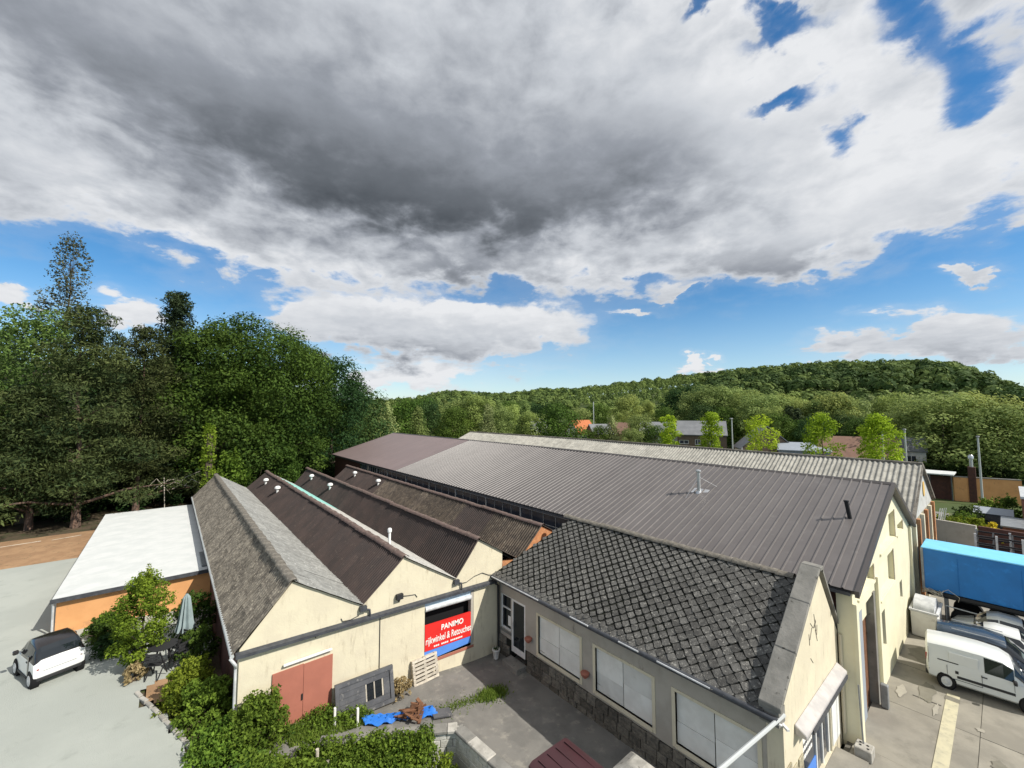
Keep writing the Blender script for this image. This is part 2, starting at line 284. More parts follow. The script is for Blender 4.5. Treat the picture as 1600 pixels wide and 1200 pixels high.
# ------------------------------------------------------------------ building helpers
def tag(o, label=None, cat=None, group=None, kind=None):
    if label: o['label'] = label
    if cat: o['category'] = cat
    if group: o['group'] = group
    if kind: o['kind'] = kind
    return o
def thing(name, label, cat, loc=(0, 0, 0), rotz=0., group=None):
    o = bpy.data.objects.new(name, None); COL.objects.link(o); o.empty_display_size = .3
    o.location = loc; o.rotation_euler = (0, 0, rotz)
    return tag(o, label, cat, group)
def origin_of(o):
    v = Vector((0, 0, 0))
    while o is not None: v += o.location; o = o.parent
    return v
class MB:
    def __init__(s): s.v = []; s.f = []; s.mi = []; s.m = 0
    def add(s, verts, faces):
        b = len(s.v); s.v += [tuple(p) for p in verts]
        for f in faces: s.f.append(tuple(b+i for i in f)); s.mi.append(s.m)
        return s
    def quad(s, a, b, c, d): return s.add([a, b, c, d], [(0, 1, 2, 3)])
    def hexa(s, p):     # 8 points: bottom loop, top loop
        return s.add(p, [(3, 2, 1, 0), (4, 5, 6, 7), (0, 1, 5, 4), (1, 2, 6, 5), (2, 3, 7, 6), (3, 0, 4, 7)])
    def box(s, x0, x1, y0, y1, z0, z1):
        return s.hexa([(x0, y0, z0), (x1, y0, z0), (x1, y1, z0), (x0, y1, z0), (x0, y0, z1), (x1, y0, z1), (x1, y1, z1), (x0, y1, z1)])
    def bar(s, a, b, w, h, up=(0, 0, 1)):       # rectangular bar from a to b
        a = Vector(a); b = Vector(b); d = (b-a).normalized(); u = Vector(up); r = d.cross(u)
        if r.length < 1e-4: r = d.cross(Vector((1, 0, 0)))
        r.normalize(); u = r.cross(d)
        o = [(-w/2, -h/2), (w/2, -h/2), (w/2, h/2), (-w/2, h/2)]
        return s.hexa([a+r*x+u*y for x, y in o]+[b+r*x+u*y for x, y in o])
    def tube(s, pts, r, n=8, cap=True, r1=None):
        pts = [Vector(p) for p in pts]; k = len(pts); rings = []
        for i, p in enumerate(pts):
            d = (pts[min(i+1, k-1)]-pts[max(i-1, 0)]).normalized()
            x = d.cross(Vector((0, 0, 1)))
            if x.length < 1e-3: x = d.cross(Vector((0, 1, 0)))
            x.normalize(); y = d.cross(x); rr = r if r1 is None else r+(r1-r)*i/(k-1)
            if isinstance(r, (list, tuple)): rr = r[i]
            rings += [p+x*math.cos(2*math.pi*j/n)*rr+y*math.sin(2*math.pi*j/n)*rr for j in range(n)]
        f = [(i*n+j, i*n+(j+1) % n, (i+1)*n+(j+1) % n, (i+1)*n+j) for i in range(k-1) for j in range(n)]
        if cap: f += [tuple(range(n-1, -1, -1)), tuple((k-1)*n+j for j in range(n))]
        return s.add(rings, f)
    def lathe(s, prof, c=(0, 0, 0), n=16):
        c = Vector(c); v = []; k = len(prof)
        for r, z in prof: v += [c+Vector((r*math.cos(2*math.pi*j/n), r*math.sin(2*math.pi*j/n), z)) for j in range(n)]
        f = [(i*n+j, i*n+(j+1) % n, (i+1)*n+(j+1) % n, (i+1)*n+j) for i in range(k-1) for j in range(n)]
        f += [tuple(range(n-1, -1, -1)), tuple((k-1)*n+j for j in range(n))]
        return s.add(v, f)
    def prism(s, poly, off):                     # planar polygon swept by off
        off = Vector(off); a = [Vector(p) for p in poly]; n = len(a)
        return s.add(a+[p+off for p in a], [tuple(range(n-1, -1, -1)), tuple(range(n, 2*n))]+[(i, (i+1) % n, n+(i+1) % n, n+i) for i in range(n)])
    def build(s, name, mats, parent=None, smooth=False, world=True, bevel=0.):
        me = bpy.data.meshes.new(name); o = bpy.data.objects.new(name, me)
        off = origin_of(parent) if (parent is not None and world) else Vector((0, 0, 0))
        me.from_pydata([tuple(Vector(p)-off) for p in s.v] if off.length else s.v, [], s.f)
        for m in (mats if isinstance(mats, (list, tuple)) else [mats]): me.materials.append(M_[m] if isinstance(m, str) and m in M_ else (L[m] if isinstance(m, str) else m))
        if any(s.mi): me.polygons.foreach_set('material_index', s.mi)
        bm = bmesh.new(); bm.from_mesh(me)
        if bevel:
            bmesh.ops.remove_doubles(bm, verts=bm.verts, dist=1e-4)
            bmesh.ops.bevel(bm, geom=[e for e in bm.edges if e.is_manifold and e.calc_face_angle(0) > .6], offset=bevel, segments=1, affect='EDGES')
        bmesh.ops.recalc_face_normals(bm, faces=bm.faces); bm.to_mesh(me); bm.free()
        if smooth:
            me.polygons.foreach_set('use_smooth', [True]*len(me.polygons))
            me.set_sharp_from_angle(angle=R(40))
        COL.objects.link(o); o.parent = parent
        return o
def piece(proto, parent, loc=None, rot=None, scale=None, label=None):
    c = proto.copy(); COL.objects.link(c); c.parent = parent
    if loc is not None: c.location = loc
    if rot is not None: c.rotation_euler = rot
    if scale is not None: c.scale = scale
    if label: c['label'] = label
    return c
def copy_tree(o, parent=None):
    c = o.copy(); COL.objects.link(c); c.parent = parent
    for ch in list(o.children): copy_tree(ch, c)
    return c
def walls(mb, axis, c0, c1, prof, zb, holes=()):
    """wall with openings; axis 'y': plane y=c0 (outer) with u along x; 'x': plane x=c0 with u along y. prof = [(u, ztop)...]"""
    def pt(u, c, z): return (u, c, z) if axis == 'y' else (c, u, z)
    us = sorted(set([p[0] for p in prof]+[h for q in holes for h in q[:2]]))
    def top(u):
        for (a, za), (b, zb_) in zip(prof, prof[1:]):
            if a-1e-6 <= u <= b+1e-6: return za+(zb_-za)*(u-a)/(b-a)
        return prof[-1][1]
    for a, b in zip(us, us[1:]):
        hs = sorted([q for q in holes if q[0] <= a+1e-6 and q[1] >= b-1e-6], key=lambda q: q[2])
        lo = zb
        segs = []
        for q in hs:
            if q[2] > lo+1e-5: segs.append((lo, lo, q[2], q[2]))
            lo = q[3]
        segs.append((lo, lo, top(a), top(b)))
        for z0, z0b, z1a, z1b in segs:
            mb.quad(pt(a, c0, z0), pt(b, c0, z0b), pt(b, c0, z1b), pt(a, c0, z1a))
            mb.quad(pt(a, c1, z0), pt(b, c1, z0b), pt(b, c1, z1b), pt(a, c1, z1a))
            mb.quad(pt(a, c0, z1a), pt(b, c0, z1b), pt(b, c1, z1b), pt(a, c1, z1a))
            mb.quad(pt(a, c0, z0), pt(b, c0, z0b), pt(b, c1, z0b), pt(a, c1, z0))
    for q in holes:
        for u in q[:2]: mb.quad(pt(u, c0, q[2]), pt(u, c1, q[2]), pt(u, c1, q[3]), pt(u, c0, q[3]))
    for u in (us[0], us[-1]): mb.quad(pt(u, c0, zb), pt(u, c1, zb), pt(u, c1, top(u)), pt(u, c0, top(u)))
    return mb
def smooth01(t): t = max(0., min(1., t)); return t*t*(3-2*t)

# ------------------------------------------------------------------ foliage
def leaves_object(name, mat, clumps, size, parent=None, seed=0, aspect=.6, up=.35, rand=.75, shell=.55, world=True, tn=.17):
    """clumps: (centre, (rx, ry, rz), count, tint). Every leaf is one rhombus of its own."""
    rg = np.random.default_rng(seed); P = []; Nn = []; T = []
    for c, r, n, t in clumps:
        n = int(n)
        if n < 1: continue
        d = rg.normal(size=(n, 3)); d /= np.linalg.norm(d, axis=1)[:, None]
        rad = shell+(1-shell)*rg.random((n, 1)); rad *= np.where(rg.random((n, 1)) < .12, 1.25, 1.)
        P.append(np.array(c)+d*rad*np.array(r)); Nn.append(d)
        T.append(np.clip(t+rg.normal(size=n)*tn+d[:, 2]*.06, 0, 1))
    P = np.concatenate(P); Nn = np.concatenate(Nn); T = np.concatenate(T); n = len(P)
    nr = Nn*(1-rand)+rg.normal(size=(n, 3))*rand*.8+np.array([0, 0, up]); nr /= np.linalg.norm(nr, axis=1)[:, None]
    a = np.cross(nr, rg.normal(size=(n, 3))); a /= np.linalg.norm(a, axis=1)[:, None]; b = np.cross(nr, a)
    s = size*(.45+1.1*rg.random((n, 1))**1.3)
    V = np.stack([P-a*s*.5, P+b*s*.5*aspect+nr*s*.08, P+a*s*.5, P-b*s*.5*aspect+nr*s*.08], 1).reshape(-1, 3)
    if parent is not None and world: V = V-np.array(origin_of(parent))
    return raw_quads(name, V, np.repeat(T, 4), L[mat], parent)
def raw_quads(name, V, T, mat, parent=None):
    n = len(V)//4; me = bpy.data.meshes.new(name)
    me.vertices.add(len(V)); me.vertices.foreach_set('co', np.ascontiguousarray(V, dtype=np.float32).ravel())
    me.loops.add(4*n); me.loops.foreach_set('vertex_index', np.arange(4*n, dtype=np.int32))
    me.polygons.add(n); me.polygons.foreach_set('loop_start', np.arange(0, 4*n, 4, dtype=np.int32))
    me.update(calc_edges=True)
    at = me.attributes.new('tint', 'FLOAT', 'POINT'); at.data.foreach_set('value', np.ascontiguousarray(T, dtype=np.float32))
    me.materials.append(mat); o = bpy.data.objects.new(name, me); COL.objects.link(o); o.parent = parent
    return o
# ================================================================== GROUND
def h_lot(x, y): return 1.05*smooth01((7.5-x)/9.5)
def h_court(x, y): return .95*smooth01((6.4-x)/7.)-.33*smooth01((x-7.)/4.)
def h_garden(x, y): return -.35+1.35*smooth01((5.5-x)/6.)
def terrain(name, mat, x0, x1, y0, y1, st, hf, inside, lift=0.):
    nx = int((x1-x0)/st)+1; ny = int((y1-y0)/st)+1; m = MB()
    vid = {}
    def vert(i, j):
        if (i, j) not in vid:
            x = x0+i*st; y = y0+j*st; vid[(i, j)] = len(m.v); m.v.append((x, y, hf(x, y)+lift))
        return vid[(i, j)]
    for i in range(nx-1):
        for j in range(ny-1):
            if inside(x0+(i+.5)*st, y0+(j+.5)*st):
                m.f.append((vert(i, j), vert(i+1, j), vert(i+1, j+1), vert(i, j+1))); m.mi.append(0)
    o = m.build(name, mat, smooth=True); o['kind'] = 'structure'
    return o
def in_poly(poly):
    def f(x, y):
        c = False; n = len(poly)
        for i in range(n):
            (xa, ya), (xb, yb) = poly[i], poly[(i+1) % n]
            if (ya > y) != (yb > y) and x < (xb-xa)*(y-ya)/(yb-ya)+xa: c = not c
        return c
    return f
m = MB(); m.quad((-1600, -1200, -.42), (1600, -1200, -.42), (1600, 1600, -.42), (-1600, 1600, -.42))
tag(m.build('ground', 'grassground'), kind='structure')
WALL = [(3.6, 12.75), (6.86, 10.72), (7.05, 8.4), (7.2, 4.0)]
court_poly = [(2.2, 15.4), (2.2, 13.4)]+WALL+[(7.4, 1.0), (12, 1.0), (12, 15.4)]
terrain('courtyard', 'asphalt', 2., 12.2, 1., 15.6, .2, h_court, in_poly(court_poly))
lot_poly = [(-70, 37.2), (-70, -5), (1.55, 5), (1.35, 13.2), (.9, 14.6), (.05, 17.0), (-.5, 18.4), (.4, 19.0), (1.9, 20.5), (1.9, 25.5), (-3.2, 25.5), (-3.2, 37.2)]
terrain('gravel_lot', 'gravel', -70, 2.2, -5, 37.4, .35, h_lot, in_poly(lot_poly))
terrain('soil_strip', 'soil', -70, -2.9, 36.9, 44.6, .4, lambda x, y: h_lot(x, y)+.004+.10*max(0, math.sin((y-36.9)*.4)), lambda x, y: True)
wood_floor = terrain('wood_floor', 'gardensoil', -70, 30, 44.2, 75, 1.0, lambda x, y: h_lot(min(x, 5), y)-.03, lambda x, y: not (16 < x < 30 and y < 56))
court_in = in_poly(court_poly); lot_in = in_poly(lot_poly)
terrain('garden_bed', 'gardensoil', -1.2, 7.4, 2., 21, .25, lambda x, y: min(h_garden(x, y) if y < 15 else .55+.4*smooth01((1.2-x)/2), h_lot(x, y)-.02), lambda x, y: not court_in(x, y))
# concrete yard with slabs
yard = tag(MB().box(11.2, 62, -40, 3.6, -.42, -.05).build('concrete_yard', 'yardbase'), kind='structure')
xs = [11.4, 13.2, 16.35, 19.6, 22.8, 26., 29.2, 32.4, 35.6, 38.8, 42, 45.2]; ys = [3.45, 1.0, -1.6, -4.2, -6.8, -9.4]
for a, b in zip(xs, xs[1:]):
    for d, c in zip(ys, ys[1:]):
        z = random.uniform(-.012, .004)
        MB().box(a+.007, b-.007, c+.007, d-.007, -.049, z).build('slab', 'concrete', yard)
def blot(name, mat, cx, cy, rx, ry, sd, z=.010):
    rg = random.Random(sd); n = 40; ph = rg.uniform(0, 6); pts = [(cx+rx*math.cos(2*math.pi*i/n)*(.8+.15*math.sin(i*.6+ph)+rg.uniform(-.06, .06)), cy+ry*math.sin(2*math.pi*i/n)*(.8+.15*math.cos(i*.8+ph)+rg.uniform(-.06, .06)), z) for i in range(n)]
    m = MB(); m.add(pts, [tuple(range(n))]); m.build(name, mat, yard)
blot('stain', 'stain', 24.2, 2.75, .8, .45, 1); blot('stain', 'stain', 21.2, 2.3, .9, .25, 2); blot('stain', 'stain', 18.4, .6, .35, .2, 3); blot('patch', 'palepatch', 20.6, 2.9, .55, .16, 4); blot('patch', 'palepatch', 20.2, 2.0, .5, .08, 5); blot('patch', 'palepatch', 20.0, 1.0, .14, .12, 6); blot('stain', 'stain', 14.6, .9, .5, .3, 7)
MB().box(20.6, 20.64, 1.9, 2.6, -.02, .009).build('crack', 'yardbase', yard); MB().box(21.2, 21.5, 1.5, 1.85, .0086, .0125).build('drain_cover', 'stain', yard)
MB().box(16.5, 21.7, 1.52, 1.83, -.02, .0085).build('painted_band', 'creamline', yard)
# ================================================================== corrugated sheets
def sheet_row(name, mats, parent, x0, z0, x1, z1, ya, yb, width, kind, amp, waves, skew=0., pick=None, jitter=.012, over=.04):
    """row of roofing sheets from (x0,z0) at the eave to (x1,z1) at the ridge, laid along y"""
    dx, dz = x1-x0, z1-z0; l = math.hypot(dx, dz); n = Vector((-dz, 0, dx))/l*(1 if dx > 0 else -1)
    protos = {}; off = origin_of(parent); k = max(1, round((yb-ya)/width)); w = (yb-ya)/k
    def proto(mat):
        if kind == 'sine':
            S = 6*waves; ys_ = [(w+.02)*i/S for i in range(S+1)]; hs = [amp*math.sin(2*math.pi*waves*i/S) for i in range(S+1)]
        elif kind == 'rib':
            ys_, hs = [], []
            for q in range(waves):
                b = w*q/waves; p = w/waves
                ys_ += [b, b+.022, b+.055, b+.077, b+p*.5, b+p*.5+.012, b+p*.5+.03]; hs += [0, amp, amp, 0, 0, amp*.16, 0]
            ys_.append(w); hs.append(0)
        else: ys_ = [0, .02, w-.02, w]; hs = [0, amp, amp, 0]
        m = MB(); rows = 3
        for r in range(rows):
            t = r/(rows-1)
            sag = -.01*math.sin(math.pi*t)
            for y, h in zip(ys_, hs):
                p = Vector((dx*t, y, dz*t))+n*(h+sag+over)
                m.v.append(tuple(p))
        c = len(ys_)
        for r in range(rows-1):
            for i in range(c-1): m.f.append((r*c+i, r*c+i+1, (r+1)*c+i+1, (r+1)*c+i)); m.mi.append(0)
        return m.build(name, mat, parent, smooth=(kind == 'sine'), world=False)
    for i in range(k):
        mat = mats if isinstance(mats, str) else (pick(i, k) if pick else random.choice(mats))
        loc = Vector((x0, ya+i*w, z0))-off+n*random.uniform(0, jitter)
        if mat not in protos: protos[mat] = proto(mat); protos[mat].location = loc
        else: piece(protos[mat], parent, loc)

# ================================================================== SAWTOOTH WORKSHOP
saw = thing('sawtooth_workshop', 'cream gabled workshop with four dark sawtooth roofs and a red shop sign', 'workshop', (9, 28, 0))
YF, YB = 14.6, 42.6
ZZ = lambda x, z: z-(x-7.8)*.05
valley = [(1.78, 3.08), (5.43, 3.28), (9.19, 3.20), (12.55, 3.2), (16.3, 3.3)]
ridge = [(3.2, 4.66), (6.93, 4.58), (10.3, 4.56), (14.0, 4.5)]
prof = [(1.85, 3.08), ridge[0], valley[1], ridge[1], valley[2], ridge[2], (11.6, 3.85)]
m = MB(); walls(m, 'y', YF, YF+.3, prof, -.4, [(7.82, 10.08, .5, 2.66)])
m.build('facade', 'cream', saw)
m = MB(); walls(m, 'y', YF-.02, YF+.28, [(11.6, 3.3), (12.7, 3.3), (14.0, 4.48), (16.3, 3.4)], -.4); gw = m.build('brick_gable', 'orangebrick', saw)
m = MB(); walls(m, 'x', 1.85, 2.1, [(YF+.302, 3.06), (YB, 3.06)], -.4); m.build('side_wall', 'darkbrick', saw)
m = MB(); walls(m, 'y', YB, YB-.25, [(2.1, 3.1), ridge[0], valley[1], ridge[1], valley[2], ridge[2], valley[3], ridge[3], (16.3, 3.3)], -.4); m.build('back_wall', 'darkbrick', saw)
roof = MB()
for i in range(4):
    (xa, za), (xr, zr), (xb, zb) = valley[i], ridge[i], valley[i+1]
    for (p, q), (r_, s_) in (((xa, za), (xr, zr)), ((xr, zr), (xb, zb))):
        roof.hexa([(p, YF+.02, q-.10), (r_, YF+.02, s_-.10), (r_, YB+.05, s_-.10), (p, YB+.05, q-.10), (p, YF+.02, q-.03), (r_, YF+.02, s_-.03), (r_, YB+.05, s_-.03), (p, YB+.05, q-.03)])
roof = roof.build('roof', 'slatebase', saw)
ya, yb = YF-.10, YB+.1
# first bay: weathered fibre cement, three overlapping courses on each side
(xa, za), (xr, zr), (xb, zb) = valley[0], ridge[0], valley[1]
for c in range(3):
    f0, f1 = c/3, (c+1.12)/3 if c < 2 else 1.
    sheet_row('roof_sheet', 'asbestos', roof, xa-.12+(xr-xa+.12)*f0, za-.14+(zr-za+.14)*f0+.022*(2-c)*.5, xa+(xr-xa)*f1, za+(zr-za)*f1+.01, ya, yb, 1.1, 'sine', .026, 6, jitter=.02)
    sheet_row('roof_sheet', 'asbestosgrey', roof, xb+(xr-xb)*f0, zb+(zr-zb)*f0+.022*(2-c)*.5, xb+(xr-xb)*f1, zb+(zr-zb)*f1+.01, ya, yb, 1.1, 'sine', .026, 6, jitter=.02)
for i in (1, 2, 3):
    (xa, za), (xr, zr), (xb, zb) = valley[i], ridge[i], valley[i+1]
    pk = None
    if i == 3: pk = lambda q, k: 'sheetdark' if (q > k*.62 or q in (4, 5, 6)) else 'sheetold'
    elif i == 2: pk = lambda q, k: 'sheetdark'
    else: pk = lambda q, k: 'sheetdark'
    sheet_row('roof_sheet', ['sheetdark'], roof, xa-.02, za+.02, xr, zr, ya, yb, .92, 'sine', .042, 6, pick=pk)
    pk2 = (lambda q, k: 'teal' if k*.5 < q < k*.93 else 'palesheet') if i == 1 else (lambda q, k: 'sheetold')
    sheet_row('roof_sheet', ['palesheet'], roof, xb-.02, zb+.02, xr, zr, ya, yb, .92, 'sine', .022, 6, pick=pk2)
for i, mt in enumerate(('ridgegrey', 'ridgebrown', 'ridgebrown', 'ridgebrown')):
    xr, zr = ridge[i]; y = ya-.04; 
    proto = None
    while y < yb-.5:
        w = .98
        if proto is None:
            mm = MB(); n_ = 7
            for yy, sc in ((0, 1.), (w*.9, 1.), (w*.9, 1.14), (w+.05, 1.14)):
                for q in range(n_):
                    a = math.pi*(q/(n_-1)); mm.v.append((.15*sc*math.cos(a), yy, .10*sc*math.sin(a)-.03))
            for r_ in range(3):
                for q in range(n_-1): mm.f.append((r_*n_+q, r_*n_+q+1, (r_+1)*n_+q+1, (r_+1)*n_+q)); mm.mi.append(0)
            proto = mm.build('ridge_tile', mt, roof, smooth=True, world=False); o = proto
        else: o = piece(proto, roof)
        o.location = Vector((xr+random.uniform(-.012, .012), y, zr+.05+random.uniform(-.01, .012)))-origin_of(roof)
        o.rotation_euler = (random.uniform(-.012, .012), random.uniform(-.06, .06), random.uniform(-.012, .012)); y += w
# white ventilation cowls
proto = None
for x, y in ((6.28, 39.0), (6.30, 34.4), (9.82, 39.3), (9.80, 33.8), (13.40, 38.8), (13.38, 33.2)):
    i = 1 if x < 8 else 2 if x < 11 else 3
    (xa, za), (xr, zr) = valley[i], ridge[i]; z = za+(zr-za)*(x-xa)/(xr-xa)
    if proto is None:
        mm = MB(); mm.lathe([(.10, -.1), (.10, .36)], n=10)
        mm.lathe([(.17, .34), (.24, .37), (.24, .47), (.19, .54), (.09, .58), (.01, .59)], n=14)
        proto = mm.build('vent_cowl', 'whitepaint', roof, smooth=True, world=False); o = proto
    else: o = piece(proto, roof)
    o.location = Vector((x, y, z))-origin_of(roof); o.scale = (.82, .82, .9)
mm = MB(); mm.tube([(7.35, 16.9, 4.0), (7.35, 16.9, 4.92)], .055, 10); mm.lathe([(.085, 0), (.09, .12), (.06, .16)], (7.35, 16.9, 4.92), 10)
mm.build('flue_pipe', 'whitepaint', roof, smooth=True)
# gutters, ledge, pipes on the facade
mm = MB(); mm.tube([(1.66, YF-.12, 3.0), (1.66, YB, 3.04)], .055, 8); mm.build('gutter', 'pole', saw, smooth=True)
mm = MB(); mm.tube([(1.62, YF-.15, 2.98), (1.75, YF-.14, 2.75), (1.79, YF+.1, 2.55), (1.79, YF+.1, .6)], .042, 8); mm.build('downpipe', 'gutterwhite', saw, smooth=True)
mm = MB(); mm.hexa([(1.75, YF-.16, 2.90), (11.2, YF-.16, 2.60), (11.2, YF-.001, 2.60), (1.75, YF-.001, 2.90), (1.75, YF-.16, 2.99), (11.2, YF-.16, 2.69), (11.2, YF-.001, 2.73), (1.75, YF-.001, 3.03)])
mm.build('ledge', 'gutterdark', saw)
for x, z0 in ((5.43, 3.26), (9.2, 3.18)):
    mm = MB(); zl = 2.99-(x-1.75)*.0317
    mm.box(x-.13, x+.10, YF-.14, YF-.004, z0-.12, z0+.03); mm.tube([(x+.02, YF-.07, z0-.08), (x+.22, YF-.07, z0-.16), (x+.24, YF-.07, zl+.03)], .035, 7); mm.build('valley_outlet', 'gutterdark', saw, smooth=True)
mm = MB(); mm.box(6.62, 6.86, YF-.16, YF-.03, 3.16, 3.34); mm.bar((6.74, YF-.08, 3.16), (6.74, YF-.01, 3.06), .05, .05); mm.tube([(6.86, YF-.04, 3.22), (7.1, YF-.02, 3.16), (7.4, YF-.02, 3.12), (7.48, YF-.02, 3.0)], .012, 5); mm.build('floodlight', 'plastic', saw)
mm = MB(); mm.tube([(9.35, YF-.02, 3.0), (9.7, YF-.03, 2.98), (10.1, YF-.03, 3.12), (10.5, YF-.03, 3.16), (10.8, YF-.02, 3.0), (11.1, YF-.1, 2.95)], .012, 5)
mm.tube([(4.7, YF-.02, 3.08), (4.75, YF-.03, 2.98), (5.0, YF-.03, 2.95), (5.3, YF-.02, 3.0)], .012, 5); mm.tube([(6.05, YF-.015, 2.8), (6.06, YF-.015, .3)], .014, 5)
mm.tube([(3.9, YF-.015, 2.9), (3.92, YF-.015, 2.72)], .015, 5); mm.tube([(5.72, YF-.015, 2.86), (5.72, YF-.015, 2.72)], .02, 5); mm.build('cable', 'plastic', saw)
mm = MB(); mm.box(3.0, 4.42, YF-.11, YF-.03, 2.20, 2.26); mm.box(3.1, 3.16, YF-.03, YF-.002, 2.2, 2.25); mm.box(4.2, 4.26, YF-.03, YF-.002, 2.2, 2.25); mm.build('tube_lamp', 'whitepaint', saw, bevel=.012)
door = MB(); door.box(2.72, 3.585, YF-.045, YF-.003, .1, 2.06); door.box(3.595, 4.46, YF-.045, YF-.003, .1, 2.04); door = door.build('double_door', 'reddoor', saw)
mm = MB(); mm.box(3.54, 3.58, YF-.075, YF-.046, 1.0, 1.18); mm.build('handle', 'plastic', door)
# shop opening
mm = MB(); mm.box(7.6, 10.3, YF+.32, YF+1.8, .3, 2.9); mm.build('shop_interior', 'black', saw)
sh = MB(); x0, x1 = 7.83, 10.07
def shopbox(mb, xa, xb, za, zb, d0, d1):
    mb.hexa([(xa, YF+d0, ZZ(xa, za)), (xb, YF+d0, ZZ(xb, za)), (xb, YF+d1, ZZ(xb, za)), (xa, YF+d1, ZZ(xa, za)), (xa, YF+d0, ZZ(xa, zb)), (xb, YF+d0, ZZ(xb, zb)), (xb, YF+d1, ZZ(xb, zb)), (xa, YF+d1, ZZ(xa, zb))])
shopbox(sh, x0, x1, 2.50, 2.70, .02, .12); sh.build('fascia', 'paleblue', saw)
sh = MB(); sh.tube([(x0+.01, YF+.03, ZZ(x0, 2.42)), (x1-.12, YF+.03, ZZ(x1, 2.42))], .10, 12); sh.build('roller_housing', 'gutterwhite', saw, smooth=True)
sign = MB(); shopbox(sign, x0, x1-.14, .88, 1.83, -.02, .05); sign = sign.build('shop_sign', 'signred', saw)
sh = MB(); shopbox(sh, x0, x1-.05, .50, .86, .0, .06); sh.build('blue_panel', 'blue', saw)
sh = MB(); shopbox(sh, x1-.13, x1-.01, .45, 2.65, -.01, .20); sh.build('jamb', 'greyrender', saw)
sh = MB(); shopbox(sh, x0, x1, .40, .495, -.03, .2); sh.build('sill', 'reddoor', saw)
def letters(txt, x, z, size, mat, parent, y, off=.0, rot=0., shear=0., width=None, depth=.006):
    cu = bpy.data.curves.new('lettering', 'FONT'); cu.body = txt; cu.size = size; cu.extrude = depth; cu.offset = off; cu.shear = shear
    o = bpy.data.objects.new('lettering', cu); COL.objects.link(o); o.parent = parent; cu.materials.append(M_[mat])
    o.location = Vector((x, y, z))-origin_of(parent); o.rotation_euler = (R(90), rot, 0)
    bpy.context.view_layer.update()
    if width: o.scale.x = width/max(.01, o.dimensions.x)
    me = bpy.data.meshes.new_from_object(o.evaluated_get(bpy.context.evaluated_depsgraph_get())); me.name = 'lettering'
    r = bpy.data.objects.new('lettering', me); COL.objects.link(r); r.parent = parent; r.location = o.location; r.rotation_euler = o.rotation_euler; r.scale = o.scale
    bpy.data.objects.remove(o)
    return r
letters('PANIMO', 8.52, ZZ(8.52, 1.50), .28, 'signwhite', sign, YF-.028, .006, R(2.9), width=1.02)
letters('rijkwinkel & Retouches', 7.85, ZZ(7.85, 1.12), .36, 'signwhite', sign, YF-.028, .0025, R(2.9), width=2.06)
mm = MB()
for k in range(16):
    if k in (3, 8): continue
    xx = 8.22+k*.082; mm.hexa([(xx, YF-.026, ZZ(xx, .945)), (xx+.062, YF-.026, ZZ(xx, .945)), (xx+.062, YF-.021, ZZ(xx, .945)), (xx, YF-.021, ZZ(xx, .945)), (xx, YF-.026, ZZ(xx, 1.0)), (xx+.062, YF-.026, ZZ(xx, 1.0)), (xx+.062, YF-.021, ZZ(xx, 1.0)), (xx, YF-.021, ZZ(xx, 1.0))])
tag(mm.build('small_print', 'signwhite', sign), kind='stuff')

# ================================================================== ANNEX
ann = thing('orange_annex', 'low orange building with a flat white roof beside the gravel', 'building', (-.6, 33, 1))
m = MB(); walls(m, 'y', 24.85, 25.1, [(-3.18, 2.42), (1.84, 2.42)], .2); walls(m, 'x', -3.18, -2.95, [(25.101, 2.42), (42.2, 2.42)], .2); walls(m, 'y', 42.2, 42., [(-2.95, 2.42), (1.84, 2.42)], .2)
m.build('wall', 'orange', ann)
rf = MB().box(-3.3, 1.74, 24.7, 42.4, 2.40, 2.47).build('roof', 'greymetal', ann)
pr = None
for i in range(7):                                     # wide roofing sheets, lapped
    w = 17.7/7; y = 24.7+i*w
    if pr is None: pr = MB().hexa([(-3.3, 0, .0), (1.70, 0, .0), (1.70, w+.03, .012), (-3.3, w+.03, .012), (-3.3, 0, .022), (1.70, 0, .022), (1.70, w+.03, .034), (-3.3, w+.03, .034)]).build('roofing_sheet', 'whiteroof', rf, world=False); o = pr
    else: o = piece(pr, rf)
    o.location = Vector((0, y, 2.474))-origin_of(rf); o.rotation_euler = (0, random.uniform(-.001, .001), 0)
MB().box(-3.34, 1.74, 24.62, 24.70, 2.36, 2.515).build('fascia', 'gutterdark', ann)
MB().tube([(-3.26, 24.7, 2.36), (-3.26, 24.78, 2.2), (-3.24, 24.80, .9)], .04, 7).build('downpipe', 'gutterwhite', ann, smooth=True)
MB().box(1.50, 1.73, 25.2, 27.6, 2.52, 2.60).build('flashing', 'greymetal', ann)

# ================================================================== SLATE ROOFED SHOP
sl_ = thing('slate_roofed_workshop', 'grey rendered workshop with mossy diamond slates and boarded windows', 'workshop', (13.5, 9, 0))
XW = 11.42; EZ = 2.93
wins = [(9.98, 12.10), (7.17, 9.30), (4.30, 6.44)]
holes = [(a, b, .62, 2.04) for a, b in wins]+[(13.78, 14.5, .70, 2.14), (12.86, 13.76, .0, 2.14)]
m = MB(); walls(m, 'x', XW, XW+.32, [(3.95, EZ), (14.58, EZ)], .42, [(a, b, max(c, .42), d) for a, b, c, d in holes]); m.build('wall', 'greyrender', sl_)
m = MB(); walls(m, 'x', XW-.03, XW+.3, [(3.95, .42), (12.84, .42)], -.5); walls(m, 'x', XW-.03, XW+.3, [(13.77, .42), (14.58, .42)], -.5); pl = m.build('plinth', 'slatebase', sl_)
rr = random.Random(3); ps = []
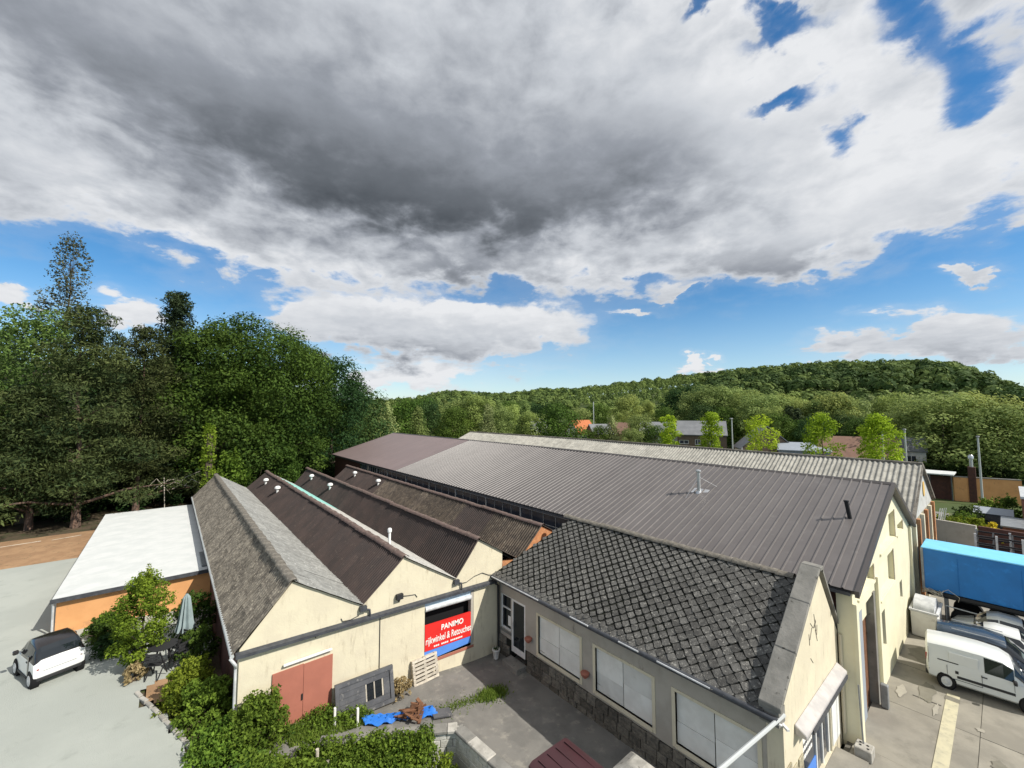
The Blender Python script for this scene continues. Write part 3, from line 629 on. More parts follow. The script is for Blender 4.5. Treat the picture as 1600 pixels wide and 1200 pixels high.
for z0, z1 in ((-.45, -.16), (-.15, .14), (.15, .43)):
    y = 4.0
    while y < 14.4:
        w = rr.uniform(.28, .52)
        if not (12.80 < y+w*.5 < 13.8): ps.append((y, min(y+w, 14.5), z0+rr.uniform(-.015, .015), z1+rr.uniform(-.02, .02)))
        y += w+.02
protos = []
for y0, y1, z0, z1 in ps:
    if len(protos) < 6:
        j = lambda: rr.uniform(-.03, .03)
        mm = MB(); mm.hexa([(-.05+j(), -.5+j(), -.5+j()), (.04, -.5, -.5), (.04, .5, -.5), (-.05+j(), .5+j(), -.5+j()), (-.05+j(), -.5+j(), .5+j()), (.04, -.5, .5), (.04, .5, .5), (-.05+j(), .5+j(), .5+j())])
        o = mm.build('stone', 'stone', pl, world=False, bevel=.03); protos.append(o)
    else: o = piece(rr.choice(protos), pl)
    o.location = Vector((XW-.04, (y0+y1)/2, (z0+z1)/2))-origin_of(pl); o.scale = (1, y1-y0, z1-z0)
for a, b in wins:                                   # boarded windows
    fr = MB()
    for q in ((a-.10, a, .52, 2.12), (b, b+.10, .52, 2.12)): fr.box(XW-.025, XW+.2, q[0], q[1], q[2], q[3])
    fr.box(XW-.026, XW+.2, a, b, 2.04, 2.12); fr.box(XW-.05, XW+.2, a, b, .52, .62)
    fr = fr.build('boarded_window', 'cream', sl_)
    c = (a+b)/2
    for y0, y1, z0, z1, lab in ((c+.012, b-.01, 1.22, 2.03, None), (c+.012, b-.01, .63, 1.21, None), (a+.01, c-.012, .63, 1.34, None), (a+.01, c-.012, 1.35, 2.03, None)):
        dz = random.uniform(-.012, .012)
        MB().box(XW+.07+dz, XW+.095+dz, y0, y1, z0, z1).build('board', 'board', fr)
# shop front with door
fr = MB(); X0 = XW+.06
for y0, y1, z0, z1 in ((14.42, 14.5, .70, 2.14), (13.78, 13.86, .70, 2.14), (13.86, 14.42, 2.07, 2.14), (13.86, 14.42, .70, .78), (13.86, 14.42, 1.55, 1.61)): fr.box(X0, X0+.08, y0, y1, z0, z1)
fr = fr.build('shop_window', 'whitepaint', sl_)
MB().box(X0+.03, X0+.045, 13.86, 14.42, .78, 1.55).build('pane', 'glass', fr); MB().box(X0+.03, X0+.045, 13.86, 14.42, 1.61, 2.07).build('pane', 'glass', fr)
MB().box(X0-.012, X0-.004, 13.80, 14.02, .92, 1.32).build('notice', 'signwhite', fr)
dr = MB()
for y0, y1, z0, z1 in ((13.66, 13.76, .0, 2.14), (12.86, 12.96, .0, 2.14), (12.96, 13.66, 2.04, 2.14), (12.96, 13.66, .0, .22)): dr.box(X0-.04, X0+.04, y0, y1, z0, z1)
dr = dr.build('glass_door', 'whitepaint', sl_); MB().box(X0-.01, X0+.005, 12.96, 13.66, .22, 2.04).build('pane', 'glass', dr); MB().tube([(X0-.09, 13.62, .95), (X0-.09, 13.62, 1.2)], .014, 6).build('handle', 'metal', dr)
MB().box(XW+.4, XW+1.4, 12.7, 14.5, .0, 2.3).build('shop_interior', 'black', sl_)
MB().box(XW-.03, XW+.06, 13.76, 14.52, .60, .698).build('sill', 'coping', sl_)
MB().box(XW-.55, XW-.05, 12.75, 13.7, -.36, -.12).build('doorstep', 'coping', sl_, bevel=.02)
# roof
RX, RZ = 14.63, 5.02; YN, YE, YR = 4.1, 14.62, 13.2
e1 = Vector((RX-11.08, 0, RZ-2.93)); SL = e1.length; e1 /= SL; nrm = Vector((-e1.z, 0, e1.x))
base = MB(); A = Vector((11.08, 0, 2.93))
def rp(s, y, h=0.): return A+e1*s+Vector((0, y, 0))+nrm*h
base.hexa([rp(0, YN, -.12), rp(0, YE, -.12), rp(SL, YR, -.12), rp(SL, YN, -.12), rp(0, YN), rp(0, YE), rp(SL, YR), rp(SL, YN)])
base.hexa([(RX, YN, RZ-.1), (RX, YR, RZ-.1), (16.25, YR+.6, 3.3), (16.25, YN, 3.3), (RX, YN, RZ), (RX, YR, RZ), (16.25, YR+.6, 3.4), (16.25, YN, 3.4)])
sroof = base.build('roof', 'slatebase', sl_)
m = MB(); m.hexa([rp(-.06, YN, .003), rp(-.06, YE, .003), rp(.20, YE, .003), rp(.20, YN, .003), rp(-.06, YN, .018), rp(-.06, YE, .018), rp(.20, YE, .018), rp(.20, YN, .018)]); m.build('eave_course', 'slate', sroof)
m = MB(); m.add([(XW, YE-.05, -.4), (XW, YE-.05, 2.9), (RX, YR+.05, RZ-.1), (16.25, YR+.6, 3.3), (16.25, YR+.6, -.4)], [(0, 1, 2, 3, 4)]); m.build('end_wall', 'orangebrick', sl_)
pit = .345; half = pit*.435
sm = MB(); pts = [(-half, 0), (0, -half), (half, 0), (half*.16, half*.86), (-half*.16, half*.86)]   # u along y, w down slope; lower corner clipped
pts = [(0, half), (half, .02), (half*.22, -half*.84), (-half*.22, -half*.84), (-half, .02)]
top = [(u, w, .030+.026*(half-w)/(2*half)) for u, w in pts]; bot = [(u, w, .004+.012*(half-w)/(2*half)) for u, w in pts]
n_ = len(pts); sm.v = top+bot; sm.f = [tuple(range(n_))]+[(i, n_+i, n_+(i+1) % n_, (i+1) % n_) for i in range(n_)]; sm.mi = [0]*len(sm.f)
slates = []
ns = int(SL/(pit/2))
for r_ in range(0, ns+2):
    s = .0+r_*pit/2
    ymax = YE+(YR-YE)*min(1, s/SL)
    y = YN+.05+(pit/2 if r_ % 2 else 0)
    while y < ymax-.05:
        if s < SL-.05: slates.append((s, y))
        y += pit
rot = Matrix(((0, e1.x, nrm.x), (-1, e1.y, nrm.y), (0, e1.z, nrm.z))).to_4x4()       # local u -> y, w -> up slope, h -> normal
camv = Vector((0, 0, CAMZ)); slates.sort(key=lambda q: (rp(*q)-camv).length)
grow = lambda y: 1.06-.20*smooth01((y-4.5)/5.5)+rr.uniform(-.05, .04)      # moss has eaten into the slates farther along
protos = [sm.build('slate', 'slate', sroof, world=False)]
rr = random.Random(9); offs = origin_of(sroof)
rest = MB()
for i, (s, y) in enumerate(slates):
    p = rp(s+rr.uniform(-.012, .012), y+rr.uniform(-.012, .012), .001+rr.uniform(0, .008))
    mt = rot @ Euler((rr.uniform(-.06, .06), rr.uniform(-.06, .06), rr.gauss(0, .06))).to_matrix().to_4x4()
    if i < 300:
        o = protos[0] if i == 0 else piece(protos[0], sroof)
        o.rotation_euler = mt.to_euler(); o.location = p-offs; o.scale = (grow(y),)*3
    else: rest.add([p+mt.to_3x3() @ (Vector(q)*grow(y)) for q in sm.v], sm.f)
tag(rest.build('slates', 'slate', sroof), kind='stuff')
mm = None; y = YN+.2
while y < YR:
    if mm is None:
        b = MB(); n_ = 6
        for yy, sc in ((0, 1.), (.40, 1.), (.40, 1.12), (.46, 1.12)):
            for q in range(n_): a = math.pi*q/(n_-1); b.v.append((.16*sc*math.cos(a), yy, .11*sc*math.sin(a)-.05))
        for r_ in range(3):
            for q in range(n_-1): b.f.append((r_*n_+q, r_*n_+q+1, (r_+1)*n_+q+1, (r_+1)*n_+q)); b.mi.append(0)
        mm = b.build('ridge_tile', 'ridgegrey', sroof, smooth=True, world=False); o = mm
    else: o = piece(mm, sroof)
    o.location = Vector((RX+rr.uniform(-.012, .012), y, RZ+.06+rr.uniform(-.012, .012)))-offs; o.rotation_euler = (rr.uniform(-.03, .03), rr.uniform(-.08, .08), 0); y += .42
MB().tube([(11.0, YE, 2.88), (11.0, 9.2, 2.86), (11.0, 3.7, 2.90)], .075, 10).build('gutter', 'gutterdark', sl_, smooth=True)
for a, b in ((14.5, 11.6), (10.0, 9.2), (8.0, 7.3), (6.7, 5.2)): MB().tube([(10.935, a, 2.915), (10.935, b, 2.915)], .022, 6).build('gutter_rim', 'gutterwhite', sl_, smooth=True)
MB().tube([(11.02, 14.45, 2.82), (11.12, 14.48, 2.6), (11.3, 14.5, 2.45), (11.33, 14.5, -.2)], .05, 8).build('downpipe', 'plastic', sl_, smooth=True)
mm = MB()
for y, z in ((12.55, .98), (9.66, 1.02)):
    mm = MB(); mm.lathe([(.05, -.12), (.13, -.04), (.16, .06), (.13, .08)], (XW-.12, y, z), 10); mm.bar((XW-.1, y, z+.02), (XW+.0, y, z+.02), .05, .05); mm.build('wall_planter', 'reddoor', sl_, smooth=True)
# gable end with coping
GY = 3.72
m = MB(); walls(m, 'y', GY, GY+.36, [(11.40, 3.02), (14.72, 5.28), (16.35, 3.15)], -.2, [(12.72, 15.25, .12, 2.0)]); m.build('gable_wall', 'cream', sl_)
cp = [(11.05, 3.18), (12.25, 4.0), (13.5, 4.84), (14.60, 5.52), (14.95, 5.50)]
for (xa, za), (xb, zb) in zip(cp, cp[1:]):
    g_ = .012; MB().hexa([(xa+g_, GY-.08, za-.13), (xb-g_, GY-.08, zb-.13), (xb-g_, GY+.40, zb-.13), (xa+g_, GY+.40, za-.13), (xa+g_, GY-.08, za-.02), (xb-g_, GY-.08, zb-.02), (xb-g_, GY+.40, zb), (xa+g_, GY+.40, za)]).build('coping_stone', 'coping', sl_, bevel=.015)
MB().hexa([(14.95, GY-.06, 5.28), (16.5, GY-.06, 3.17), (16.5, GY+.4, 3.17), (14.95, GY+.4, 5.28), (14.95, GY-.06, 5.40), (16.5, GY-.06, 3.27), (16.5, GY+.4, 3.27), (14.95, GY+.4, 5.40)]).build('verge', 'coping', sl_)
MB().box(11.1, 11.5, GY-.02, GY+.4, 2.70, 3.06).build('kneeler', 'coping', sl_)
rr = random.Random(5)
for k in range(22):                                  # rough stones low on the gable
    x = 11.45+rr.uniform(0, 1.2); z = -.1+(k//3)*.22
    x = 11.46+(k % 3)*.42+rr.uniform(-.03, .03); MB().box(x, x+.36+rr.uniform(-.05, .03), GY-.015-rr.uniform(0, .02), GY-.002, z, z+.19).build('stone', 'palestone', sl_, bevel=.012)
aw = MB(); aw.hexa([(12.15, GY-.26, 2.06), (16.1, GY-.26, 2.06), (16.1, GY-.003, 2.06), (12.15, GY-.003, 2.06), (12.15, GY-.26, 2.16), (16.1, GY-.26, 2.16), (16.1, GY-.003, 2.32), (12.15, GY-.003, 2.32)])
aw.build('awning_box', 'awning', sl_, bevel=.02)
MB().box(12.6, 16.0, GY-.295, GY-.263, 2.0, 2.10).build('awning_bar', 'gutterdark', sl_)
sf = MB()
for x0, x1, z0, z1 in ((12.72, 12.80, .12, 2.), (13.98, 14.04, .12, 2.), (14.55, 14.61, .12, 2.), (15.15, 15.25, .12, 2.), (12.80, 15.15, 1.92, 2.), (12.80, 13.98, .12, .18), (12.8, 13.98, 1.5, 1.54)): sf.box(x0, x1, GY+.05, GY+.13, z0, z1)
sf = sf.build('shop_window', 'whitepaint', sl_)
MB().box(12.80, 13.98, GY+.085, GY+.095, .62, 1.92).build('pane', 'windowdark', sf); MB().box(14.04, 14.55, GY+.085, GY+.095, .12, 1.92).build('pane', 'windowdark', sf); MB().box(14.61, 15.15, GY+.085, GY+.095, .12, 1.92).build('pane', 'windowdark', sf)
MB().box(12.80, 13.98, GY+.07, GY+.10, .18, .62).build('blue_panel', 'blue', sf)
mm = MB(); rr = random.Random(2)
for z in (1.72, 1.58, 1.36, 1.18, .98):
    x = 12.86
    while x < 13.75:
        w = rr.uniform(.05, .13); mm.box(x, x+w, GY+.078, GY+.084, z, z+.085); x += w+.03
tag(mm.build('window_print', 'signwhite', sf), kind='stuff')
MB().box(15.3, 16.05, GY-.02, GY+.02, .25, 1.85).build('shutter', 'whitepaint', sl_)
MB().tube([(16.3, GY-.08, 3.1), (16.3, GY-.08, .2)], .05, 8).build('downpipe', 'cream', sl_, smooth=True)
MB().box(14.3, 15.6, GY-.75, GY-.01, -.05, .10).build('doorstep', 'concrete', sl_)
mm = MB(); rr = random.Random(8)
for k in range(9):
    a = rr.uniform(0, 6.28); p = Vector((13.95+.35*math.cos(a), GY-.006, 3.55+.45*math.sin(a))); mm.bar(p, p+Vector((rr.uniform(-.25, .25), 0, rr.uniform(.1, .5))), .012, .008)
mm.build('wall_scratch', 'ridgegrey', sl_)
# bracket pole at the corner
po = MB(); po.tube([(11.42, 3.70, 2.86), (8.3, 3.86, 3.15)], .045, 8); po = po.build('pole', 'pole', None, smooth=True)
tag(po, 'long white metal pole jutting from the slate workshop corner', 'pole')
mm = MB(); mm.tube([(11.1, 3.72, 2.80), (11.42, 3.70, 2.6)], .03, 6); mm.bar((11.2, 3.55, 2.7), (11.45, 3.85, 2.7), .06, .05); mm.build('bracket', 'whitepaint', po)

# ================================================================== LONG HALL
hall = thing('metal_roofed_hall', 'long hall with ribbed dark metal roof and a cream gable', 'hall', (22, 25, 0))
HY = 3.3; RN, RF = 23.25, 24.35         # ridge drifts slightly along the length
hz = lambda x, y: None
def ridge_x(y): return RN+(RF-RN)*smooth01((y-3)/22)
pr_ = [(16.35, 4.45), (23.25, 6.86), (28.1, 4.45)]
hol = [(16.95, 19.25, -.1, 3.62), (20.55, 21.15, 1.25, 2.55), (24.6, 25.2, 1.85, 2.6)]
rec = [(17.1, 19.55, 4.05, 4.55), (20.5, 23.45, 3.05, 4.25), (20.9, 24.2, 4.65, 5.75), (24.6, 26.2, 4.62, 5.0)]
m = MB(); walls(m, 'y', HY, HY+.4, pr_, -.2, hol+rec); m.build('gable_wall', 'creamyellow', hall)
m = MB(); walls(m, 'y', HY+.16, HY+.3, [(17., 4.6), (20.2, 5.8), (23.3, 6.5), (27.0, 4.6)], 2.9); m.build('recess_wall', 'creamyellow', hall)
for a, b, c, d in rec:
    MB().box(b-.03, b+.06, HY-.03, HY-.002, c-.02, d+.04).build('reveal_shade', 'palewood', hall); MB().box(a-.1, b+.03, HY-.05, HY-.002, c-.10, c-.02).build('sill', 'creamyellow', hall)  # tan strips paint the shade of each recess's right-hand reveal; sills below
for x in (16.45, 19.75, 27.85): MB().box(x-.12, x+.14, HY-.10, HY-.002, -.2, 4.45 if x > 20 else 4.1).build('pilaster', 'creamyellow', hall)
MB().box(28.1, 28.45, HY-.05, HY+.3, -.2, 4.4).build('corner_pier', 'palestone', hall)
gd = MB().box(16.97, 18.05, HY+.10, HY+.16, -.05, 3.6).build('grey_door', 'greyclad', hall)
MB().box(18.07, 19.23, HY+.20, HY+.26, -.05, 3.6).build('rusty_door', 'rust', hall); MB().box(18.1, 19.2, HY+.26, HY+.4, 2.3, 3.5).build('transom', 'dark', hall)
MB().box(19.1, 19.35, HY-.04, HY+.2, -.1, 3.7).build('door_frame', 'coping', hall)
for a, b, c, d in hol[1:]:
    MB().box(a, b, HY+.12, HY+.2, c, d).build('window', 'windowdark', hall)
m = MB(); walls(m, 'x', 16.5, 16.75, [(HY+.41, 4.40), (55.2, 4.40)], -.2, [(14.9, 46.2, 3.42, 4.34)]); walls(m, 'x', 28.2, 28., [(HY+.41, 4.4), (55.2, 4.4)], -.2); walls(m, 'y', 55.2, 55., [(16.75, 4.4), (RF, 6.8), (28., 4.4)], -.2); m.build('wall', 'darkbrick', hall)
pw = [15.0, 18.9, 22.4, 26.2, 30.2, 34.5, 38.6, 41.2, 43.6, 46.1]
for a, b in zip(pw, pw[1:]):
    fr = MB(); fr.box(16.42, 16.52, a, a+.09, 3.42, 4.34); fr.box(16.43, 16.52, a+.09, b, 4.26, 4.34); fr.box(16.43, 16.52, a+.09, b, 3.42, 3.48); fr.box(16.45, 16.52, a+.09, b, 3.66, 3.69)
    for k in range(1, 4): yy = a+.09+(b-a-.09)*k/4; fr.box(16.455, 16.515, yy-.012, yy+.012, 3.48, 4.26)
    fr = fr.build('clerestory_window', 'pole', hall); MB().box(16.475, 16.49, a+.09, b, 3.48, 4.26).build('pane', 'windowdark', fr)
MB().box(16.38, 16.56, 43.4, 43.7, 3.3, 4.5).build('post', 'palewood', hall)
MB().box(16.1, 16.36, HY, 55, 4.40, 4.50).build('gutter', 'gutterdark', hall)
rf = MB(); ysn = [HY-.18, 10, 18, 26, 36, 55.3]
for ya_, yb_ in zip(ysn, ysn[1:]):
    for xe, ze in ((16.2, 4.55), (28.2, 4.50)):
        xa, xb = ridge_x(ya_), ridge_x(yb_)
        p = [(xe, ya_, ze), (xe, yb_, ze), (xb, yb_, 6.98), (xa, ya_, 6.98)]; rf.hexa([(x, y, z-.10) for x, y, z in p]+[(x, y, z-.02) for x, y, z in p])
hroof = rf.build('roof', 'halltrim', hall)
def hall_panels(ya_, yb_, n, mat, waves):
    off = origin_of(hroof)
    for i in range(n):
        y0 = ya_+(yb_-ya_)*i/n; y1 = ya_+(yb_-ya_)*(i+1)/n; w = y1-y0; m = MB()
        ys_, hs = [], []
        for q in range(waves):
            b = w*q/waves; p = w/waves; ys_ += [b, b+.018, b+.052, b+.070, b+p*.55]; hs += [0, .036, .036, 0, 0]
        ys_.append(w); hs.append(0)
        if waves == 0: ys_ = [0, .01, w-.01, w]; hs = [0, .008, .008, 0]
        c = len(ys_)
        for t in (0, .5, 1):
            for yy, h in zip(ys_, hs):
                y = y0+yy; xr = ridge_x(y); xe = 16.12; x = xe+(xr-xe)*t; z = 4.57+(7.0-4.57)*t
                m.v.append((x-.32*h, y, z+.95*h+.004))
        for r_ in range(2):
            for q in range(c-1): m.f.append((r_*c+q, r_*c+q+1, (r_+1)*c+q+1, (r_+1)*c+q)); m.mi.append(0)
        m.build('roof_panel', mat, hroof)
hall_panels(HY-.2, 36.2, 33, 'halldark', 3); hall_panels(36.2, 55.3, 16, 'hallred', 0)
rc = MB()
for ya_, yb_ in zip(ysn, ysn[1:]):
    xa, xb = ridge_x(ya_), ridge_x(yb_)
    rc.hexa([(xa-.16, ya_, 6.97), (xb-.16, yb_, 6.97), (xb+.16, yb_, 6.97), (xa+.16, ya_, 6.97), (xa-.03, ya_, 7.055), (xb-.03, yb_, 7.055), (xb+.03, yb_, 7.055), (xa+.03, ya_, 7.055)])
rc.build('ridge_cap', 'halltrim', hroof)
vb = MB()
for xe, ze in ((16.05, 4.54), (28.3, 4.47)): vb.hexa([(xe, HY-.24, ze-.12), (RN, HY-.24, 6.86), (RN, HY-.13, 6.86), (xe, HY-.13, ze-.12), (xe, HY-.24, ze+.07), (RN, HY-.24, 7.06), (RN, HY-.13, 7.06), (xe, HY-.13, ze+.07)])
vb.build('verge_trim', 'halltrim', hroof)
def on_hall(x): return 4.57+(x-16.12)*(7.0-4.57)/(RN+.6-16.12)
x, y = 20.4, 9.95; z = on_hall(x)-.06
f = MB(); f.tube([(x, y, z), (x, y, z+1.12)], .085, 12); f.lathe([(.10, 0), (.13, .03), (.13, .09), (.08, .12)], (x, y, z+1.12), 12); f = f.build('flue', 'metal', hroof, smooth=True)
mm = MB(); mm.prism([(x-.42, y-.38, z-.09), (x+.38, y-.38, z+.21), (x+.38, y+.38, z+.21), (x-.42, y+.38, z-.09)], (-.02, 0, .05)); mm.lathe([(.2, 0), (.12, .2)], (x, y, z), 10); mm.build('flashing', 'metal', hroof)
mm = MB(); mm.tube([(x, y, z+.9), (x-.75, y+.35, z-.18)], .010, 4); mm.tube([(x, y, z+.9), (x+.9, y-.6, z+.32)], .010, 4); mm.build('guy_wire', 'metal', hroof)
x, y = 20.15, 3.98; z = on_hall(x)
f = MB(); f.tube([(x, y, z-.05), (x-.12, y+.08, z+.72)], .07, 10); f.lathe([(.085, 0), (.085, .05)], (x-.12, y+.08, z+.72), 10); f.build('black_flue', 'dark', hroof, smooth=True)
mm = MB(); mm.prism([(x-.2, y-.18, z-.06), (x+.18, y-.18, z+.09), (x+.18, y+.18, z+.09), (x-.2, y+.18, z-.06)], (-.01, 0, .03)); mm.build('flashing', 'whitepaint', hroof)
# ================================================================== GREY HALL BEHIND
gh = thing('fibre_cement_hall', 'grey corrugated hall with a pale gable behind the metal roofed hall', 'hall', (33, 26, 0))
GHY = 3.25; gx0, gx1 = 28.5, 37.2; gr = lambda y: 32.85+1.2*smooth01((y-3)/25)
m = MB(); walls(m, 'y', GHY, GHY+.3, [(gx0, 4.5), (32.85, 6.95), (gx1, 4.45)], 4.4); m.build('gable_wall', 'greygable', gh)
m = MB(); wg = []
for k in range(5): wg.append((29.2+k*1.6, 30.3+k*1.6, 1.0, 4.1))
walls(m, 'y', GHY+.02, GHY+.3, [(gx0, 4.4), (gx1, 4.4)], -.2, wg); m.build('lower_wall', 'palestone', gh)
for a, b, c, d in wg:
    w_ = MB().box(a, b, GHY+.16, GHY+.22, c, d).build('window', 'windowdark', gh)
    MB().box((a+b)/2-.03, (a+b)/2+.03, GHY+.12, GHY+.16, c, d).build('mullion', 'cream', w_)
for k in range(6): MB().box(28.62+k*1.62, 28.95+k*1.62, GHY-.14, GHY+.018, -.2, 4.38).build('pilaster', 'orangebrick' if k % 2 else 'cream', gh)
m = MB(); walls(m, 'x', gx1, gx1-.25, [(GHY+.31, 4.4), (50.3, 4.4)], -.2); walls(m, 'x', gx0, gx0+.2, [(GHY+.31, 4.4), (50.3, 4.4)], -.2); walls(m, 'y', 50.3, 50.1, [(gx0+.2, 4.4), (34.05, 6.9), (gx1-.25, 4.4)], -.2); m.build('wall', 'darkbrick', gh)
rf = MB(); ysn = [GHY-.1, 10, 18, 28, 50.5]
for ya_, yb_ in zip(ysn, ysn[1:]):
    for xe in (28.35, gx1+.15):
        p = [(xe, ya_, 4.52), (xe, yb_, 4.52), (gr(yb_), yb_, 6.98), (gr(ya_), ya_, 6.98)]; rf.hexa([(a, b, c-.1) for a, b, c in p]+[(a, b, c-.02) for a, b, c in p])
groof = rf.build('roof', 'ridgegrey', gh)
n = 48
for i in range(n):
    y0 = GHY-.12+(50.6-GHY)*i/n; w = (50.6-GHY)/n; m = MB(); S = 36; c = S+1
    for t in (0, 1):
        for q in range(c):
            y = y0+w*q/S; h = .032*math.sin(2*math.pi*4*q/S)+random.uniform(-.001, .001); xr = gr(y); x = 28.3+(xr-28.3)*t; m.v.append((x-.4*h, y, 4.56+(7.02-4.56)*t+.9*h))
    for q in range(S): m.f.append((q, q+1, c+q+1, c+q)); m.mi.append(0)
    m.build('roof_sheet', 'fibrecement', groof, smooth=True)
rc = MB()
for ya_, yb_ in zip(ysn, ysn[1:]): rc.tube([(gr(ya_), ya_-.03, 7.02), (gr(yb_), yb_, 7.02)], .11, 8)
rc.build('ridge_cap', 'ridgegrey', groof, smooth=True)
vb = MB()
for xe in (28.3, gx1+.2): vb.hexa([(xe, GHY-.16, 4.46), (32.85, GHY-.16, 6.90), (32.85, GHY-.02, 6.90), (xe, GHY-.02, 4.46), (xe, GHY-.16, 4.60), (32.85, GHY-.16, 7.04), (32.85, GHY-.02, 7.04), (xe, GHY-.02, 4.60)])
vb.build('verge_trim', 'ridgegrey', groof)
MB().prism([(33.6+.32*math.cos(a*math.pi/9), GHY-.04, 5.55+.42*math.sin(a*math.pi/9)) for a in range(18)], (0, .03, 0)).build('round_sign', 'yellow', gh)
# ================================================================== VEGETATION
def heading(px):                 # compass direction of a photo column
    a = YAW+math.atan((px-800)/640); return Vector((math.sin(a), math.cos(a), 0)), math.cos(a-YAW)
def spot(px, dist): return heading(px)[0]*dist
def level(px, dist, py): return CAMZ+(643-py)/640*dist*heading(px)[1]
def crown_clumps(rg, shape, h0, h1, r, n, cr, leaves, tint=.5):
    """foliage masses filling a crown between heights h0 and h1; returns clumps and limb targets"""
    out = []; H = h1-h0
    for i in range(n):
        t = (i+rg.random())/n; a = i*2.39996+rg.normal()*.5
        if shape == 'broad': env = math.sqrt(max(0, 1-((t-.42)/.60)**2)); k = math.sqrt(rg.random()*.65+.35)
        elif shape == 'pine': env = (1-t)**.62*(.72+.28*math.cos(t*26))*1.0+.06; k = rg.random()**.5
        elif shape == 'column': env = min(1, (t+.06)*3.2)*(1-t)**.42; k = math.sqrt(rg.random())
        elif shape == 'dome': env = math.sqrt(max(.02, 1-t*t)); k = math.sqrt(rg.random()*.8+.2)
        elif shape == 'cone': env = (1-t)*.95+.05; k = rg.random()**.4
        else: env = 1; k = rg.random()
        env *= 1+.16*math.sin(a*3+i)+rg.normal()*.07
        p = (r*env*k*math.cos(a), r*env*k*math.sin(a), h0+H*t)
        s = cr*(.65+.7*rg.random())*(1.05-.45*t if shape in ('pine', 'cone', 'column') else 1.)
        flat = {'pine': .42, 'cone': .6, 'column': 1.35, 'broad': .72, 'dome': .75}.get(shape, .8)
        out.append((p, (s, s, s*flat), leaves*(s/cr)**2, float(np.clip(tint+rg.normal()*.2, .05, .95))))
    return out
def tree(name, label, cat, loc, h, r, shape, mat, n, cr, leaves, size, trunk='trunk', h0=None, tr=None, seed=0, group=None, aspect=.6, rand=.75, tint=.45, lean=0., limbs=9, up=.35, twin=None, tn=.17):
    rg = np.random.default_rng(seed); h0 = h*.22 if h0 is None else h0; tr = tr or h*.016+.05
    root = thing(name, label, cat, loc, rg.random()*6.28, group)
    cl = crown_clumps(rg, shape, h0, h, r, n, cr, leaves, tint)
    if twin:
        dx, dy, ht, rt = twin; c2 = crown_clumps(rg, shape, h*.55, ht, rt, n//3, cr, leaves, tint)
        cl += [((p[0]+dx, p[1]+dy, p[2]), s, q, t) for p, s, q, t in c2]
    top = h*(.9 if shape != 'broad' else .72)
    m = MB(); k = 7; bend = [(lean*math.sin(i*.9)*.3*i/k+rg.normal()*.012*h*i/k/3, lean*i/k*.6+rg.normal()*.012*h*i/k/3, top*i/k) for i in range(k+1)]
    bend[0] = (0, 0, -.4)
    m.tube(bend, [tr*(1.35 if i == 0 else 1.)*(1-.86*i/k) for i in range(k+1)], 8)
    order = sorted(range(len(cl)), key=lambda i: rg.random())[:limbs]
    for i in order:
        p = Vector(cl[i][0]); zb = max(h0*.75, min(top*.92, p.z-.45*math.hypot(p.x, p.y))); q = zb/top*k; b = Vector(bend[int(min(k-1, q))]).lerp(Vector(bend[int(min(k-1, q))+1]), min(1, q-int(min(k-1, q))))
        w = tr*(1-.86*zb/top)*.55; mid = (b+p)/2+Vector((0, 0, .06*(p-b).length)); m.tube([b, mid, p], [w, w*.6, w*.2], 5)
    m.build('trunk', trunk, root, smooth=True, world=False)
    leaves_object('crown', mat, cl, size, root, seed+1, aspect, rand=rand, world=False, up=up, tn=tn)
    return root
def shrub(name, label, loc, r, hgt, mat, n=26, leaves=130, size=.09, seed=0, group=None, cr=None, shape='dome', cat='shrub', stems=True):
    rg = np.random.default_rng(seed); root = thing(name, label, cat, loc, rg.random()*6, group); c_ = cr or r*.30
    cl = [((p[0]*f, p[1]*f, p[2]*g_), s, q, t) for (p, s, q, t), f, g_ in [(c, rg.uniform(.72, 1.22), rg.uniform(.8, 1.12)) for c in crown_clumps(rg, shape, hgt*.12, hgt, r, int(n*1.5), c_, leaves*.62, .5)]]
    for k in range(int(n*.5)):                    # loose shoots that break the outline
        a = rg.random()*6.28; e = rg.uniform(.4, 1.0); z = hgt*math.sqrt(max(.05, 1-e*e))*rg.uniform(.9, 1.18); L_ = hgt*rg.uniform(.12, .3)
        for j in range(3): cl.append(((r*e*math.cos(a)*(1+.07*j), r*e*math.sin(a)*(1+.07*j), z+L_*j/3-.03*j*j), (c_*.28, c_*.28, c_*.4), leaves*.11, .62))
    leaves_object('foliage', mat, cl, size, root, seed+1, .55, world=False)
    m = MB()
    for i in range(0, n, max(1, n//9)): p = cl[i][0]; m.tube([(p[0]*.1, p[1]*.1, -.1), (p[0]*.5, p[1]*.5, p[2]*.5), p], [.03, .02, .008], 5)
    m.build('stem', 'trunk', root, world=False)
    return root
def put(px, dist, z=None): p = spot(px, dist); p.z = h_lot(min(p.x, 5), p.y)-.05 if z is None else z; return p
